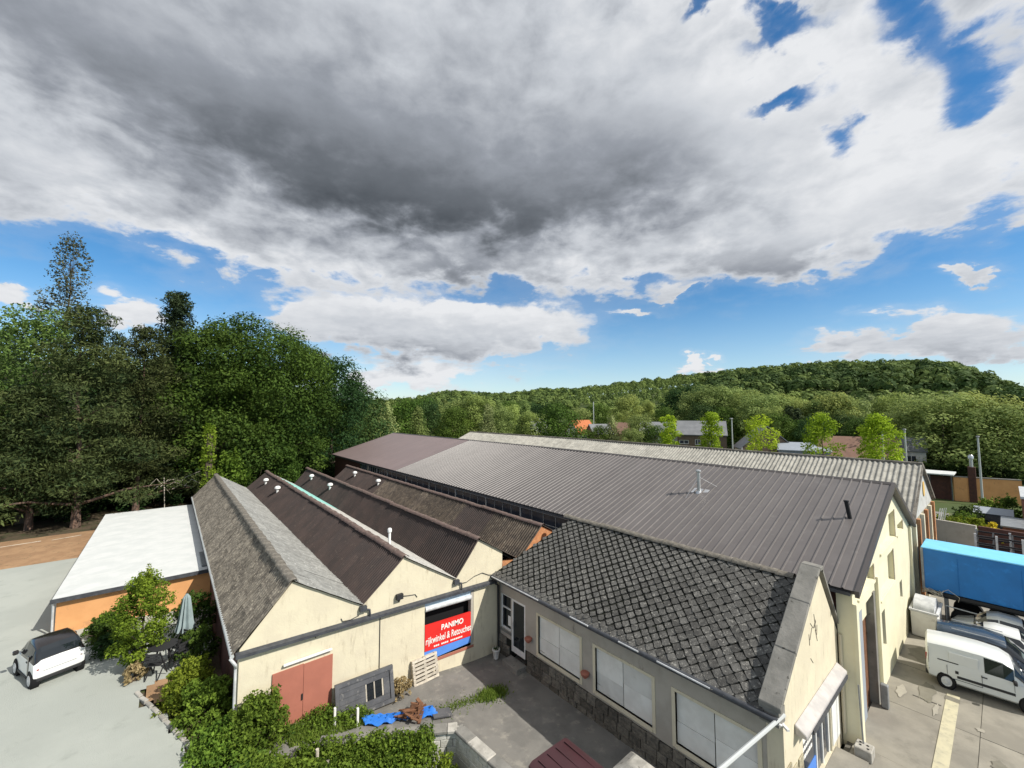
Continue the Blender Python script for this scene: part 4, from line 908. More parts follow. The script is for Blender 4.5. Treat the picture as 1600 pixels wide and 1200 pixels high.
# --- the wood on the left
def wood(px, dist, top, **k):
    p = put(px, dist); return tree(loc=p, h=level(px, dist, top)-p.z, **k)
wood(132, 47, 480, name='pine_tree', label='broad dark pine with spiky top, nearest the gravel lot', cat='pine', r=5.6, shape='pine', mat='pineolive', n=150, cr=1.45, leaves=300, size=.29, aspect=.28, trunk='pinetrunk', h0=2.4, tr=.26, seed=11, limbs=18, lean=1.0, tint=.42, rand=.62)
wood(222, 50, 512, name='pine_tree', label='olive pine beside the ivy column, behind the white roof', cat='pine', r=5.2, shape='pine', mat='pineolive', n=135, cr=1.45, leaves=300, size=.29, aspect=.28, trunk='pinetrunk', h0=1.8, tr=.22, seed=12, limbs=22, tint=.5, rand=.62)
wood(266, 57, 455, name='conifer_tree', label='tall twin-topped dark conifer rising above the middle of the wood', cat='conifer', r=3.6, shape='pine', mat='pine', n=120, cr=1.3, leaves=210, size=.34, aspect=.35, trunk='pinetrunk', h0=3, tr=.24, seed=13, limbs=14, tint=.4, twin=(2.0, -1.2, level(292, 57, 462)-1, 1.7), rand=.62)
wood(402, 57, 505, name='broadleaf_tree', label='large round green broadleaf tree right of the twin-topped conifer', cat='tree', r=7.6, shape='broad', mat='broad', n=84, cr=2.15, leaves=640, size=.27, h0=3.5, seed=14, limbs=16, tint=.5, rand=.45)
wood(520, 63, 566, name='broadleaf_tree', label='dark bluish broadleaf tree at the edge of the wood by the reddish roof', cat='tree', r=5.0, shape='broad', mat='broaddark', n=80, cr=1.6, leaves=380, size=.27, h0=1.5, seed=15, limbs=12, tint=.45, rand=.48)
wood(95, 78, 364, name='poplar_tree', label='very tall thin poplar with sparse greyish crown', cat='poplar', r=3.9, shape='column', mat='greypop', n=120, cr=1.15, leaves=105, size=.30, h0=9, tr=.3, seed=16, limbs=46, tint=.5)
wood(48, 52, 492, name='birch_tree', label='pale green drooping tree below the tall poplar', cat='tree', r=3.0, shape='broad', mat='birch', n=60, cr=1.3, leaves=260, size=.24, h0=3, seed=17, limbs=12, tint=.5)
wood(2, 62, 516, name='pine_tree', label='black-green pine cut by the photo edge beside the pale drooping tree', cat='pine', r=4.4, shape='pine', mat='pine', n=90, cr=1.4, leaves=180, size=.36, aspect=.3, trunk='pinetrunk', h0=3, seed=18, limbs=14, tint=.35, rand=.62)
wood(340, 53, 520, name='broadleaf_tree', label='dark green tree between twin-topped conifer and the large round tree', cat='tree', r=4.6, shape='broad', mat='broad', n=80, cr=1.55, leaves=380, size=.27, h0=2.5, seed=19, limbs=12, tint=.4, rand=.48)
wood(468, 60, 548, name='broadleaf_tree', label='bushy tree between the large round tree and the dark bluish tree', cat='tree', r=4.6, shape='broad', mat='broad', n=80, cr=1.5, leaves=380, size=.27, h0=1.5, seed=20, limbs=12, tint=.42, rand=.48)
wood(-70, 50, 560, name='pine_tree', label='pine beyond the left end of the gravel lot', cat='pine', r=5.2, shape='pine', mat='pineolive', n=90, cr=1.5, leaves=200, size=.34, aspect=.3, trunk='pinetrunk', h0=3, seed=21, limbs=14, rand=.62)
wood(60, 48.5, 610, name='pine_tree', label='low spreading pine at the back edge of the gravel lot', cat='pine', r=4.0, shape='pine', mat='pineolive', n=80, cr=1.35, leaves=270, size=.29, aspect=.28, trunk='pinetrunk', h0=1.4, seed=22, limbs=14, tint=.5, rand=.62)
wood(180, 62, 520, name='pine_tree', label='bluish pine showing between the two big pines', cat='pine', r=3.6, shape='pine', mat='pine', n=80, cr=1.3, leaves=180, size=.34, aspect=.3, trunk='pinetrunk', h0=3, seed=23, limbs=12, tint=.45, rand=.62)
# dark understorey along the edge of the wood
base = shrub('understorey_shrub', 'dark undergrowth shrub below the trees of the wood', put(60, 54), 2.6, 3.4, 'broaddark', 34, 190, .26, 40, 'undergrowth shrubs in the wood')
for i, (px, d, s) in enumerate(((-40, 53, 1.1), (10, 57, 1.2), (105, 52, .9), (150, 55, 1.2), (205, 54, 1.), (250, 53, .9), (290, 56, 1.2), (180, 60, 1.4), (90, 62, 1.4), (350, 58, 1.2), (540, 66, .9), (490, 60, 1.0), (20, 66, 1.5), (300, 64, 1.5), (420, 66, 1.5))):
    c = copy_tree(base); c.location = put(px, d); c.scale = (s, s, s*random.uniform(.8, 1.2)); c.rotation_euler.z = i*1.7
for i, (px, d, top, r, lab) in enumerate(((395, 51, 668, 2.1, 'bright green shrub behind the first sawtooth ridge, right of the ivy column'), (445, 52, 692, 1.8, 'leafy shrub behind the second sawtooth ridge'), (365, 48.5, 715, 1.3, 'low light green creeper shrub at the foot of the ivy column'))):
    p = put(px, d); shrub('leafy_shrub', lab, p, r, level(px, d, top)-p.z, 'broad' if i < 2 else 'ivy', 34, 210, .22, 60+i, cr=.8)
p = put(331, 45.); m = MB(); m.tube([p+Vector((0, 0, -.5)), p+Vector((0, 0, 7.6))], .28, 8)
iv = thing('ivy_column', 'narrow pillar wrapped in bright green ivy at the wood edge', 'ivy', p)
m.build('post', 'trunk', iv, smooth=True); rg = np.random.default_rng(4)
leaves_object('ivy', 'ivybright', [((p.x+rg.normal()*.12, p.y+rg.normal()*.12, p.z+.3+8.1*i/40), (.44+.2*(i < 8), .44+.2*(i < 8), .36), 130, .55+.2*rg.normal()) for i in range(40)], .2, iv, 5)
# dead branches near the ivy column
p = put(268, 47); m = MB(); rg = np.random.default_rng(6)
for k in range(7):
    a = Vector((p.x-1.2+k*.4, p.y, 3.4+rg.normal()*.2)); m.tube([a, a+Vector((.5, .2, .25+rg.normal()*.2)), a+Vector((1.5, .3, .2+rg.normal()*.4))], [.03, .02, .008], 5)
m.tube([p+Vector((0, 0, -.2)), p+Vector((-.2, 0, 3.4))], .03, 6)
tag(m.build('dead_branch', 'palewood', None, smooth=True), 'bare pale dead branches poking out behind the white roof', 'branch')
# --- tree kinds used in the middle distance, copied about
kinds = {}
def kind(key, **k): kinds[key] = k
def mid_tree(key, px, dist, top, label, group, seed=0, z=-.4, width=1.):
    k = kinds[key]; p = spot(px, dist); p.z = z; h = level(px, dist, top)-z
    if 'root' not in k: k['root'] = tree(loc=(0, 0, 0), group=group, label=label, **k['args']); o = k['root']
    else: o = copy_tree(k['root'])
    s = h/k['args']['h']; o.location = p; o.scale = (s*width, s*width, s); o.rotation_euler.z = (seed*2.4) % 6.28
    o['label'] = label; o['group'] = group
    return o
for key, nm, sh, mt, r, n, cr, lv, hh in (('popA', 'poplar_tree', 'column', 'poplar', 2.2, 46, 1.15, 170, 12), ('popB', 'poplar_tree', 'column', 'mid', 2.5, 46, 1.2, 170, 12), ('roundA', 'broadleaf_tree', 'broad', 'mid', 4.4, 44, 1.85, 230, 12),
                                  ('roundB', 'broadleaf_tree', 'broad', 'broad', 4.2, 44, 1.85, 230, 12), ('dark', 'broadleaf_tree', 'broad', 'broaddark', 4.6, 44, 1.9, 230, 12), ('will', 'willow_tree', 'broad', 'willow', 3.8, 48, 1.5, 210, 12), ('con', 'conifer_tree', 'cone', 'pine', 2.4, 60, 1.1, 120, 12)):
    kinds[key] = dict(args=dict(name=nm, cat='tree', h=hh, r=r, shape=sh, mat=mt, n=n, cr=cr, leaves=lv, size=.36, h0=1.2, rand=.32, tn=.09, tint=.66, seed=hash(key) % 97 if 0 else sum(map(ord, key)), limbs=4))
rr = random.Random(21)
ROW = 'trees in the belt beyond the halls'; RT = {'popA': 'slim pale green poplar in the tree belt beyond the halls', 'popB': 'slim mid green poplar in the tree belt beyond the halls', 'roundA': 'round mid green tree in the tree belt beyond the halls', 'roundB': 'bushy deep green tree in the tree belt beyond the halls', 'dark': 'dark green tree in the tree belt beyond the halls', 'will': 'pale yellow-green willow in the tree belt beyond the halls', 'con': 'dark pointed conifer in the tree belt beyond the halls'}
ZONES = [(600, 'just right of the dark wood edge'), (650, 'above the far end of the reddish roof'), (700, 'above the reddish roof ridge'), (760, 'above the far tip of the grey corrugated roof'), (835, 'left of the brown steep-roofed house'), (900, 'between the brown house and the orange roof'), (960, 'beside the orange roofed house'), (1012, 'left of the grey terrace'), (1060, 'behind the first lime green street tree'), (1130, 'above the grey terrace roofs'), (1215, 'behind the grey end house'), (1270, 'above the blue-grey shed'), (1330, 'above the brown bungalow roof'), (1400, 'above the bungalow gable'), (1470, 'behind the street lamps and white house'), (1545, 'above the clipped hedge'), (9999, 'beside the right photo edge')]
KW = {'popA': 'slim pale poplar', 'popB': 'slim green poplar', 'roundA': 'round mid green tree', 'roundB': 'bushy deep green tree', 'dark': 'dark green tree', 'will': 'pale yellow-green willow', 'con': 'dark pointed conifer'}
def belt(items):
    seen = {}
    for i, (px, d, top, key, w) in enumerate(items):
        z = next(t for lim, t in ZONES if px < lim); row = 'front row' if d < 112 else 'middle row' if d < 145 else 'back row'
        lab = f'{KW[key]} {z}, {row}'
        mid_tree(key, px, d, top, lab, ROW+' ('+key_words[key]+')', seed=i+px, width=w)
key_words = {'popA': 'pale poplars', 'popB': 'green poplars', 'roundA': 'round trees', 'roundB': 'bushy trees', 'dark': 'dark trees', 'will': 'willows', 'con': 'conifers'}
items = []
for px, top, key in ((560, 632, 'roundA'), (585, 640, 'popA'), (604, 630, 'popA'), (618, 634, 'popB'), (637, 627, 'roundB'), (655, 638, 'popB'), (668, 632, 'dark'), (688, 634, 'popB'), (708, 640, 'roundB'), (722, 628, 'roundA'), (745, 622, 'will'), (762, 634, 'popA'), (780, 640, 'roundA'), (798, 637, 'will'), (815, 650, 'popB'), (829, 648, 'will')):
    items.append((px, rr.uniform(95, 125), top, key, rr.uniform(.95, 1.25)))
for px in range(545, 850, 17): items.append((px+rr.uniform(-6, 6), rr.uniform(135, 170), rr.uniform(624, 634), rr.choice(['roundA', 'roundB', 'dark', 'popB']), rr.uniform(1., 1.3)))
# before the hill, right of centre
for px, d, top, key, w in ((872, 88, 636, 'roundB', 1.15), (850, 130, 632, 'dark', 1.), (905, 130, 640, 'roundA', 1.), (930, 150, 634, 'roundB', 1.2), (955, 88, 652, 'popA', 1.2), (1000, 86, 652, 'roundA', 1.0), (980, 140, 622, 'will', 1.), (1010, 150, 630, 'will', .8), (1035, 130, 640, 'roundB', .9), (935, 88, 668, 'roundB', 1.), (1022, 84, 668, 'roundB', 1.), (985, 82, 672, 'roundA', .9),
                           (1060, 175, 612, 'dark', 1.), (1085, 150, 616, 'roundA', 1.05), (1078, 170, 605, 'dark', 1.), (1112, 150, 606, 'roundA', 1.15), (1140, 150, 610, 'roundA', 1.1), (1165, 140, 616, 'will', 1.2), (1190, 130, 620, 'roundA', 1.2), (1205, 120, 640, 'will', 1.), (1212, 110, 650, 'roundB', 1.), (1130, 130, 640, 'roundB', 1.), (1095, 130, 634, 'dark', 1.),
                           (1232, 120, 636, 'con', 1.2), (1245, 118, 640, 'con', 1.1), (1222, 150, 622, 'will', 1.1)): items.append((px, d, top, key, w))
for px in range(1240, 1480, 15): items.append((px+rr.uniform(-5, 5), rr.uniform(125, 165), rr.uniform(620, 634), rr.choice(['popA', 'popB', 'roundA', 'will', 'popA']), rr.uniform(1.0, 1.25)))
for px in range(1245, 1440, 24): items.append((px+rr.uniform(-5, 5), rr.uniform(100, 118), rr.uniform(645, 660), rr.choice(['roundB', 'dark', 'con', 'dark']), rr.uniform(1.0, 1.25)))
for px, d, top, key, w in ((1440, 100, 628, 'roundA', 1.2), (1470, 95, 622, 'roundA', 1.25), (1500, 105, 618, 'popA', 1.4), (1530, 100, 622, 'will', 1.2), (1555, 95, 640, 'roundA', 1.1), (1460, 106, 658, 'roundA', 1.3), (1432, 104, 664, 'roundB', 1.1), (1400, 104, 668, 'dark', 1.), (1490, 108, 655, 'roundB', 1.2), (1520, 106, 658, 'dark', 1.2), (1590, 104, 618, 'dark', 1.3), (1620, 104, 625, 'dark', 1.2), (1575, 104, 655, 'roundA', 1.2), (1550, 106, 664, 'dark', 1.), (1660, 104, 630, 'roundB', 1.2), (1700, 104, 620, 'dark', 1.2)): items.append((px, d, top, key, w))
belt(items)
for i, px in enumerate(range(-260, 560, 34)):
    mid_tree(rr.choice(['dark', 'roundB', 'con']), px+rr.uniform(-10, 10), rr.uniform(84, 110), rr.uniform(556, 585) if px < 470 else rr.uniform(600, 625), 'dark tree deep inside the wood behind the pines', 'trees deep in the wood', seed=i, width=1.2)
# --- hills with woodland
SIL = [(520, 634), (570, 630), (640, 628), (700, 616), (780, 621), (850, 613), (905, 612), (960, 605), (1050, 595), (1130, 585), (1200, 578), (1300, 573), (1420, 570), (1490, 572), (1535, 588), (1575, 606), (1620, 622), (1720, 630), (1900, 634)]
def crest(px):
    for (a, p), (b, q) in zip(SIL, SIL[1:]):
        if a <= px <= b: return p+(q-p)*(px-a)/(b-a)
    return 634
def hill_z(px, d):
    far = 560 if px > 900 else 640
    top = level(px, far, crest(px))-9.0
    return -.42+max(0, top)*smooth01((d-200)/(far-200))
m = MB(); pxs = list(range(470, 1960, 24)); ds = list(range(190, 800, 30))
for px in pxs:
    for d in ds: p = spot(px, d); m.v.append((p.x, p.y, hill_z(px, d)-.3))
c = len(ds)
for i in range(len(pxs)-1):
    for j in range(c-1): m.f.append((i*c+j, (i+1)*c+j, (i+1)*c+j+1, i*c+j+1)); m.mi.append(0)
tag(m.build('hill', 'grassground', smooth=True), kind='structure')
def forest():
    rg = np.random.default_rng(33); V = []; T = []; nl = 120
    d = 215.
    while d < 660:
        step = 6.6+d*.006
        px = 480.
        while px < 1900:
            hd, cs = heading(px); px += step/d*640/(cs*cs)
            far = 560 if px > 900 else 640
            dd = d+rg.uniform(-4, 4); pp = px+rg.uniform(-5, 5)
            if dd > far+32 or (px < 930 and dd < 330): continue
            q = spot(pp, dd); z = hill_z(pp, dd)
            plant = (900 < pp < 1090 and 300 < dd < 490); band = (pp > 1110 and 320 < dd < 420)
            pal = (dd < 315)
            hgt = rg.uniform(7, 13)+(5 if band else 0)+(2 if dd > 520 else 0); r = rg.uniform(3.0, 5.8)*(.55 if plant else 1.12 if band else 1.)
            if plant: hgt = rg.uniform(9, 11)
            tn = .40+rg.normal()*.24+(.25 if pal else 0)+(.16 if plant else 0)-(.26 if band else 0)
            n = nl; dv = rg.normal(size=(n, 3)); dv[:, 2] = np.abs(dv[:, 2])*1.1-.25; dv /= np.linalg.norm(dv, axis=1)[:, None]
            lump = 1+.20*np.sin(dv[:, 0]*4+rg.random()*6)*np.cos(dv[:, 1]*4+rg.random()*6)
            P = np.array([q.x, q.y, z+hgt-r*.9])+dv*np.array([r, r, r*(1.7 if plant else .95)])*lump[:, None]
            nr = dv+rg.normal(size=(n, 3))*.26+np.array([0, 0, .1]); nr /= np.linalg.norm(nr, axis=1)[:, None]
            a = np.cross(nr, rg.normal(size=(n, 3))); a /= np.linalg.norm(a, axis=1)[:, None]; b = np.cross(nr, a); s = (r*.44)*(.6+.8*rg.random((n, 1)))
            V.append(np.stack([P-a*s*.5, P+b*s*.4, P+a*s*.5, P-b*s*.4], 1).reshape(-1, 3)); T.append(np.repeat(np.clip(tn+rg.normal(size=n)*.07, 0, 1), 4))
        d += step*1.05
    V = np.concatenate(V); T = np.concatenate(T)
    o = raw_quads('forest', V, T, L['forest']); return tag(o, 'dense woodland covering the far hills', None, None, 'stuff'), len(V)//4
_, NF = forest(); print('forest leaves', NF)
# --- lime green street trees
for i, (px, d, top, w, lab) in enumerate(((1045, 62, 649, .52, 'small lime green street tree before the grey terrace, left one'), (1110, 62, 645, .60, 'lime green street tree at the gable of the grey terraced houses'), (1186, 61, 652, .78, 'lime green street tree between the terrace and the grey shed'), (1282, 62, 650, .75, 'round lime green street tree beside the grey shed and brown bungalow'), (1368, 62, 651, .85, 'round green street tree in front of the brown bungalow'))):
    p = spot(px, d); h = level(px, d, top)+.4
    tree('street_tree', lab, 'tree', (p.x, p.y, -.4), h, 2.1*w, ['broad', 'dome', 'broad', 'broad', 'dome'][i], 'lime', [24, 30, 20, 26, 34][i], [.6, .7, .9, .8, .75][i], 150, .24, rand=.5, h0=h*.36, seed=70+i, group='lime green street trees', limbs=8, tint=.55-.08*(i == 4))
# --- garden planting
gt = tree('garden_tree', 'bright yellow-green garden tree between the white car and the parasol', 'tree', (-.42, 20.0, .98), 3.1, .66, 'broad', 'garden', 70, .28, 190, .085, h0=.4, tr=.07, seed=80, limbs=16)
rg = np.random.default_rng(8)
for x, y, t in ((-.30, 20.1, 4.5), (-.05, 19.9, 4.35), (.2, 20.0, 4.2), (-.6, 20.1, 4.2)):
    leaves_object('shoot', 'garden', [((x+rg.normal()*.04, y, z), (.08, .08, .16), 26, .5) for z in np.arange(3.4, t, .13)], .09, gt, int(82+x*10), .5)
shrub('garden_shrub', 'dark green shrub against the orange wall behind the white car', (-1.55, 23.4, 1.0), .68, .85, 'broad', 34, 150, .10, 81)
shrub('garden_shrub', 'low dark shrub under the garden tree beside the white car', (-1.1, 21.9, 1.0), .7, .6, 'broaddark', 28, 130, .10, 83)
shrub('garden_shrub', 'shrub in the shade of the brick side wall behind the parasol', (1.15, 21.6, .9), .75, 1.5, 'broad', 28, 130, .10, 84)
shrub('garden_shrub', 'leafy shrub behind the folding chairs by the brick wall', (1.2, 19.3, .85), .6, 1.2, 'broad', 28, 120, .09, 86)
shrub('garden_shrub', 'tall yellow-green shrub beside the brown soil patch', (.85, 17.1, .7), .78, 1.2, 'garden', 44, 170, .085, 87)
shrub('garden_shrub', 'dark leafy shrub in front of the sawtooth side wall corner', (1.35, 15.9, .6), .8, 1.15, 'ivy', 34, 160, .09, 88)
shrub('garden_shrub', 'bright shrub against the cream wall left of the red door', (2.25, 14.0, .4), .78, 1.42, 'ivy', 50, 180, .085, 89)
shrub('garden_shrub', 'dark shrub at the bottom of the garden by the gravel edge', (1.45, 14.0, .45), .85, .9, 'ivy', 40, 160, .09, 90)
shrub('garden_shrub', 'green shrub lowest in the garden beside the gravel', (1.75, 12.4, .3), .85, .8, 'broad', 40, 160, .09, 91)
shrub('ornamental_grass', 'pale tuft of dry ornamental grass under the garden tree', (-.55, 19.15, 1.0), .28, .5, 'dry', 14, 60, .10, 92, cat='grass tuft')
shrub('ornamental_grass', 'dry straw-coloured weeds against the cream wall beside the pallet', (6.75, 14.3, .0), .38, .42, 'dry', 16, 60, .08, 93, cat='weeds')
shrub('weed_patch', 'green weeds at the foot of the red double door', (4.0, 14.25, .22), .75, .32, 'ivy', 30, 80, .07, 94, cat='weeds')
shrub('weed_patch', 'low weeds between the red door and the leaning frame', (4.9, 13.95, .12), .5, .28, 'ivy', 20, 70, .07, 95, cat='weeds')
shrub('flowering_shrub', 'bright yellow flowering shrub in the corner of the white brick wall', (6.25, 9.55, -.35), .38, .85, 'yellowflower', 26, 90, .055, 96)
shrub('garden_shrub', 'dry yellowish shrub against the white painted brick wall', (6.1, 10.25, -.35), .42, 1.0, 'garden', 26, 90, .06, 97)
shrub('garden_shrub', 'dark foliage below the white brick wall', (5.6, 9.6, -.4), .7, .7, 'broad', 30, 120, .08, 98)
rg = np.random.default_rng(12); cl = []
for i in range(230):                                   # ivy hanging over the wall and filling the bank before it
    t = rg.random()*.80; a = Vector((WALL[0][0], WALL[0][1], 0)).lerp(Vector((WALL[1][0], WALL[1][1], 0)), t); n_ = Vector((-.53, -.85, 0)); dep = rg.random()**1.4*2.2*(1-.55*t)
    p = a+n_*(dep+.18); top = .80-.32*dep if dep > .2 else .9
    z = max(h_garden(p.x, p.y)+.1, top-rg.random()*.5); cl.append(((p.x, p.y, z), (.27, .27, .22), 150, .5+.17*rg.normal()))
for i in range(120):
    x = rg.uniform(1.7, 3.9); y = rg.uniform(10.8, 12.95); cl.append(((x, y, h_garden(x, y)+rg.uniform(.25, .75)), (.28, .28, .22), 150, .5+.18*rg.normal()))
iv = thing('ivy_hedge', 'bright green ivy hedge spilling over the garden wall', 'hedge', (4, 11.5, 0)); leaves_object('foliage', 'ivy', cl, .085, iv, 13, .6)
m = MB(); m.tube([(3.6, 12.3, -.2), (4.6, 11.6, .3), (5.8, 11.0, .4)], .04, 5); m.build('stem', 'trunk', iv, smooth=True)
def tufts(name, label, poly_pts, n, h, mat, seed, kind_=None):
    rg = np.random.default_rng(seed); V = []; T = []
    for k in range(n):
        x, y = poly_pts(rg); z = h_court(x, y); a = rg.random()*6.28; s = h*(.5+rg.random()); w = .012+.012*rg.random(); d = np.array([math.cos(a), math.sin(a), 0])*w; l = np.array([rg.normal()*.3, rg.normal()*.3, 1.])*s; b = np.array([x, y, z])
        V += [b-d, b+d, b+l*.6+d*.6, b+l]; T += [np.clip(.5+rg.normal()*.25, 0, 1)]*4
    o = raw_quads(name, np.array(V), np.array(T), L[mat]); return tag(o, label, None, None, 'stuff')
def strip(rg):
    t = rg.random(); return (7.2+t*2.75+rg.normal()*.07, 12.62-.28*t+rg.normal()*(.10+.15*(rg.random() < .3)))
tufts('grass_strip', 'line of moss and grass growing in the courtyard joint', strip, 1700, .035, 'grass', 51)
tufts('grass_tufts', 'grass and weeds before the red door', lambda rg: (3.0+rg.random()*2.6, 13.5+rg.random()*.95), 3200, .11, 'grass', 52)
tufts('grass_patch', 'bright grass patch in the courtyard joint', lambda rg: (9.4+rg.normal()*.28, 12.4+rg.normal()*.16), 1800, .09, 'grass', 53)
# ================================================================== HOUSES AND GARDENS BEHIND
def house(name, label, cat, px, dist, width, depth, eave, rdg, wallm, roofm, rot=0., group=None, wins=(), z=-.42, hip=0., chim=None, gable=None, over=.3):
    p = spot(px, dist); hd = math.atan2(p.x, p.y)
    root = thing(name, label, cat, (p.x, p.y, z), -hd+rot, group)
    w, d = width/2, depth
    m = MB(); walls(m, 'y', 0, .25, [(-w, eave), (w, eave)], -.2, [(a-b/2, a+b/2, c, c+e) for a, b, c, e in wins]); m.build('wall', wallm, root, world=False); m = MB(); walls(m, 'y', d, d-.25, [(-w, eave), (w, eave)], -.2); m.build('wall', wallm, root, world=False)
    m = MB()
    for x0, x1 in ((-w, -w+.25), (w, w-.25)): m = MB(); walls(m, 'x', x0, x1, [(.251, eave+.02), (d/2, rdg-.15), (d-.251, eave+.02)], -.2); m.build('gable', gable or wallm, root, world=False)
    m = MB(); h_ = hip
    for y0, s in ((-over, 1), (d+over, -1)):
        e = eave-over*(rdg-eave)/(d/2)
        m.hexa([(-w-.2, y0, e), (w+.2, y0, e), (w+.2-h_, d/2, rdg), (-w-.2+h_, d/2, rdg), (-w-.2, y0, e+.14), (w+.2, y0, e+.14), (w+.2-h_, d/2, rdg+.14), (-w-.2+h_, d/2, rdg+.14)])
    rf = m.build('roof', roofm, root, world=False)
    for a, b, c, e in wins:
        f = MB()
        for x0, x1, z0, z1 in ((a-b/2, a-b/2+.09, c, c+e), (a+b/2-.09, a+b/2, c, c+e), (a-b/2+.09, a+b/2-.09, c, c+.09), (a-b/2+.09, a+b/2-.09, c+e-.09, c+e), (a-.04, a+.04, c+.09, c+e-.09)): f.box(x0, x1, .06, .16, z0, z1)
        f = f.build('window', 'whitepaint', root, world=False); MB().box(a-b/2+.09, a+b/2-.09, .10, .12, c+.09, c+e-.09).build('pane', 'windowdark', f, world=False)
    if chim:
        x, hh = chim; MB().box(x-.4, x+.4, d/2-.4, d/2+.4, rdg-.5, rdg+hh).build('chimney', 'brick', rf, world=False)
    return root
tw = []
house('terraced_house', 'grey roofed brown brick terraced house, its roof half behind a lime green street tree', 'house', 1032, 97, 9.0, 8, 5.4, 7.9, 'housewhite', 'roofgrey', wins=[(-2.5, 1.4, 3.4, 1.3), (.6, 1.4, 3.4, 1.3), (3., 1.2, .6, 1.9)], chim=(3, .5))
house('terraced_house', 'brown brick terraced house with white windows under a dark grey roof', 'house', 1094, 93, 9.2, 8, 5.7, 8.3, 'housebrick', 'roofgrey', wins=[(-3.3, 1.8, 3.7, .8), (-.7, 1.0, 3.6, 1.1), (-3.4, 2.2, .9, 1.6), (-.4, 1.2, .4, 2.1), (2.2, 1.4, 3.6, 1.2), (2.2, 1.6, .9, 1.5)])
house('end_house', 'end house with light grey roof slope and pale extension beside the terrace', 'house', 1150, 92, 5.6, 9, 3.6, 7.6, 'housewhite', 'roofgrey', rot=R(-78), wins=[(-1.5, 1.2, 1, 1.5), (1.2, 1.2, 1, 1.5)], gable='housebrick')
house('white_extension', 'low white extension at the foot of the grey end house', 'house', 1163, 84, 3.6, 4, 2.9, 3.3, 'housewhite', 'roofgrey', wins=[(0, 1.4, 1.0, 1.2)])
house('grey_shed', 'low blue-grey shed between two lime green street trees', 'shed', 1252, 88, 7.4, 7, 3.6, 4.7, 'greyclad', 'greyclad', wins=[(-2.6, 1.4, 1.2, 1.0)])
house('flat_shed', 'low dark flat-roofed shed before the blue-grey shed', 'shed', 1240, 80, 8., 4, 2.4, 2.55, 'darkbrick', 'roofgrey', wins=[(1, 1.6, .9, 1)])
house('white_garage', 'tiny white flat building at the left end of the blue-grey shed', 'shed', 1222, 95, 3., 4, 4.0, 4.2, 'housewhite', 'housewhite')
house('bungalow', 'long low bungalow with brown tiled roof and orange gable', 'house', 1334, 88, 10.2, 8, 3.0, 6.0, 'orangebrick', 'rooftile', wins=[(-3.4, 2.2, 1.6, .9), (-.4, 1.6, 1.2, 1.3), (2.7, 2.0, 1.2, 1.3)], gable='orange')
house('white_house', 'small white house with dark roof behind the street lamps', 'house', 1410, 92, 4.6, 6, 4.2, 6.3, 'housewhite', 'roofgrey', wins=[(0.6, 1.2, 2.2, 1.2)])
house('orange_roof_house', 'house with bright orange tiled roof and white gable among the trees', 'house', 918, 120, 6.2, 7, 4.2, 7.8, 'housewhite', 'rooforange', rot=R(38), wins=[(-1.2, 1.2, 2, 1.2)])
house('grey_roof_house', 'grey roofed house right beside the orange roofed house', 'house', 942, 115, 5.5, 7, 4.4, 6.8, 'housebrick', 'roofgrey', rot=R(20))
house('brown_house', 'brown house with steep grey roof left of a round tree', 'house', 842, 112, 4.6, 7, 4.6, 8.4, 'housebrick', 'roofgrey', wins=[(-.8, 1., 2.6, 1.2), (.9, 1., 2.6, 1.2)])
house('pink_roof_house', 'house with faded reddish roof left of the grey terrace', 'house', 962, 118, 5.5, 7, 4.4, 7.2, 'brick', 'rooftile', rot=R(-15))
p = spot(927, 130); m = MB(); m.tube([(p.x, p.y, -.5), (p.x, p.y, level(927, 130, 628))], .14, 6); tag(m.build('mast', 'pole'), 'thin white mast standing beside the orange roofed house', 'mast')
# street lamps
def lamp(px, d, top, label):
    p = spot(px, d); zt = level(px, d, top); t = thing('street_lamp', label, 'street lamp', (p.x, p.y, -.4), group='street lamps along the road')
    m = MB(); m.tube([(p.x, p.y, -.42), (p.x, p.y, zt)], .11, 8, r1=.075); m.build('pole', 'pole', t, smooth=True)
    m = MB(); m.box(p.x-.42, p.x+.16, p.y-.14, p.y+.14, zt, zt+.16); m.build('lamp_head', 'greymetal', t, bevel=.04)
lamp(1142, 66, 655, 'street lamp standing before the grey end house'); lamp(1375, 66, 674, 'street lamp in front of the brown bungalow gable'); lamp(1410, 65, 672, 'street lamp in front of the small white house'); lamp(1523, 70, 683, 'thin pale street lamp behind the clipped hedge')
# road and pale path beyond the halls
m = MB(); m.quad((46, -20, -.405), (60, -20, -.405), (66, 60, -.405), (52, 60, -.405)); tag(m.build('road', 'road'), kind='structure')
# right hand gardens
def hedge(name, label, a, b, w, z0, z1, n, mat, seed):
    rg = np.random.default_rng(seed); a = Vector(a); b = Vector(b); u = (b-a); ln = u.length; u.normalize(); v = Vector((-u.y, u.x)); cl = []
    for i in range(n):
        f = rg.random(); t = rg.uniform(0, ln); s = rg.uniform(-w/2, w/2); z = rg.uniform(z0, z1)
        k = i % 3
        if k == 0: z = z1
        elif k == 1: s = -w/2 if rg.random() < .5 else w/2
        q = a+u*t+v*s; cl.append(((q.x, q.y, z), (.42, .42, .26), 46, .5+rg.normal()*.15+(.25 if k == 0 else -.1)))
    r = thing(name, label, 'hedge', (a.x, a.y, z0)); leaves_object('foliage', mat, cl, .2, r, seed+1); m = MB()
    for t in np.arange(.5, ln, 1.2): q = a+u*t; m.tube([(q.x, q.y, z0-.3), (q.x, q.y, z1-.3)], .05, 5)
    m.build('stem', 'trunk', r)
hedge('clipped_hedge', 'long clipped dark green hedge beyond the orange garden wall', (88.5, 9.5), (91.5, -.6), 1.2, .2, 1.9, 330, 'hedge', 101)
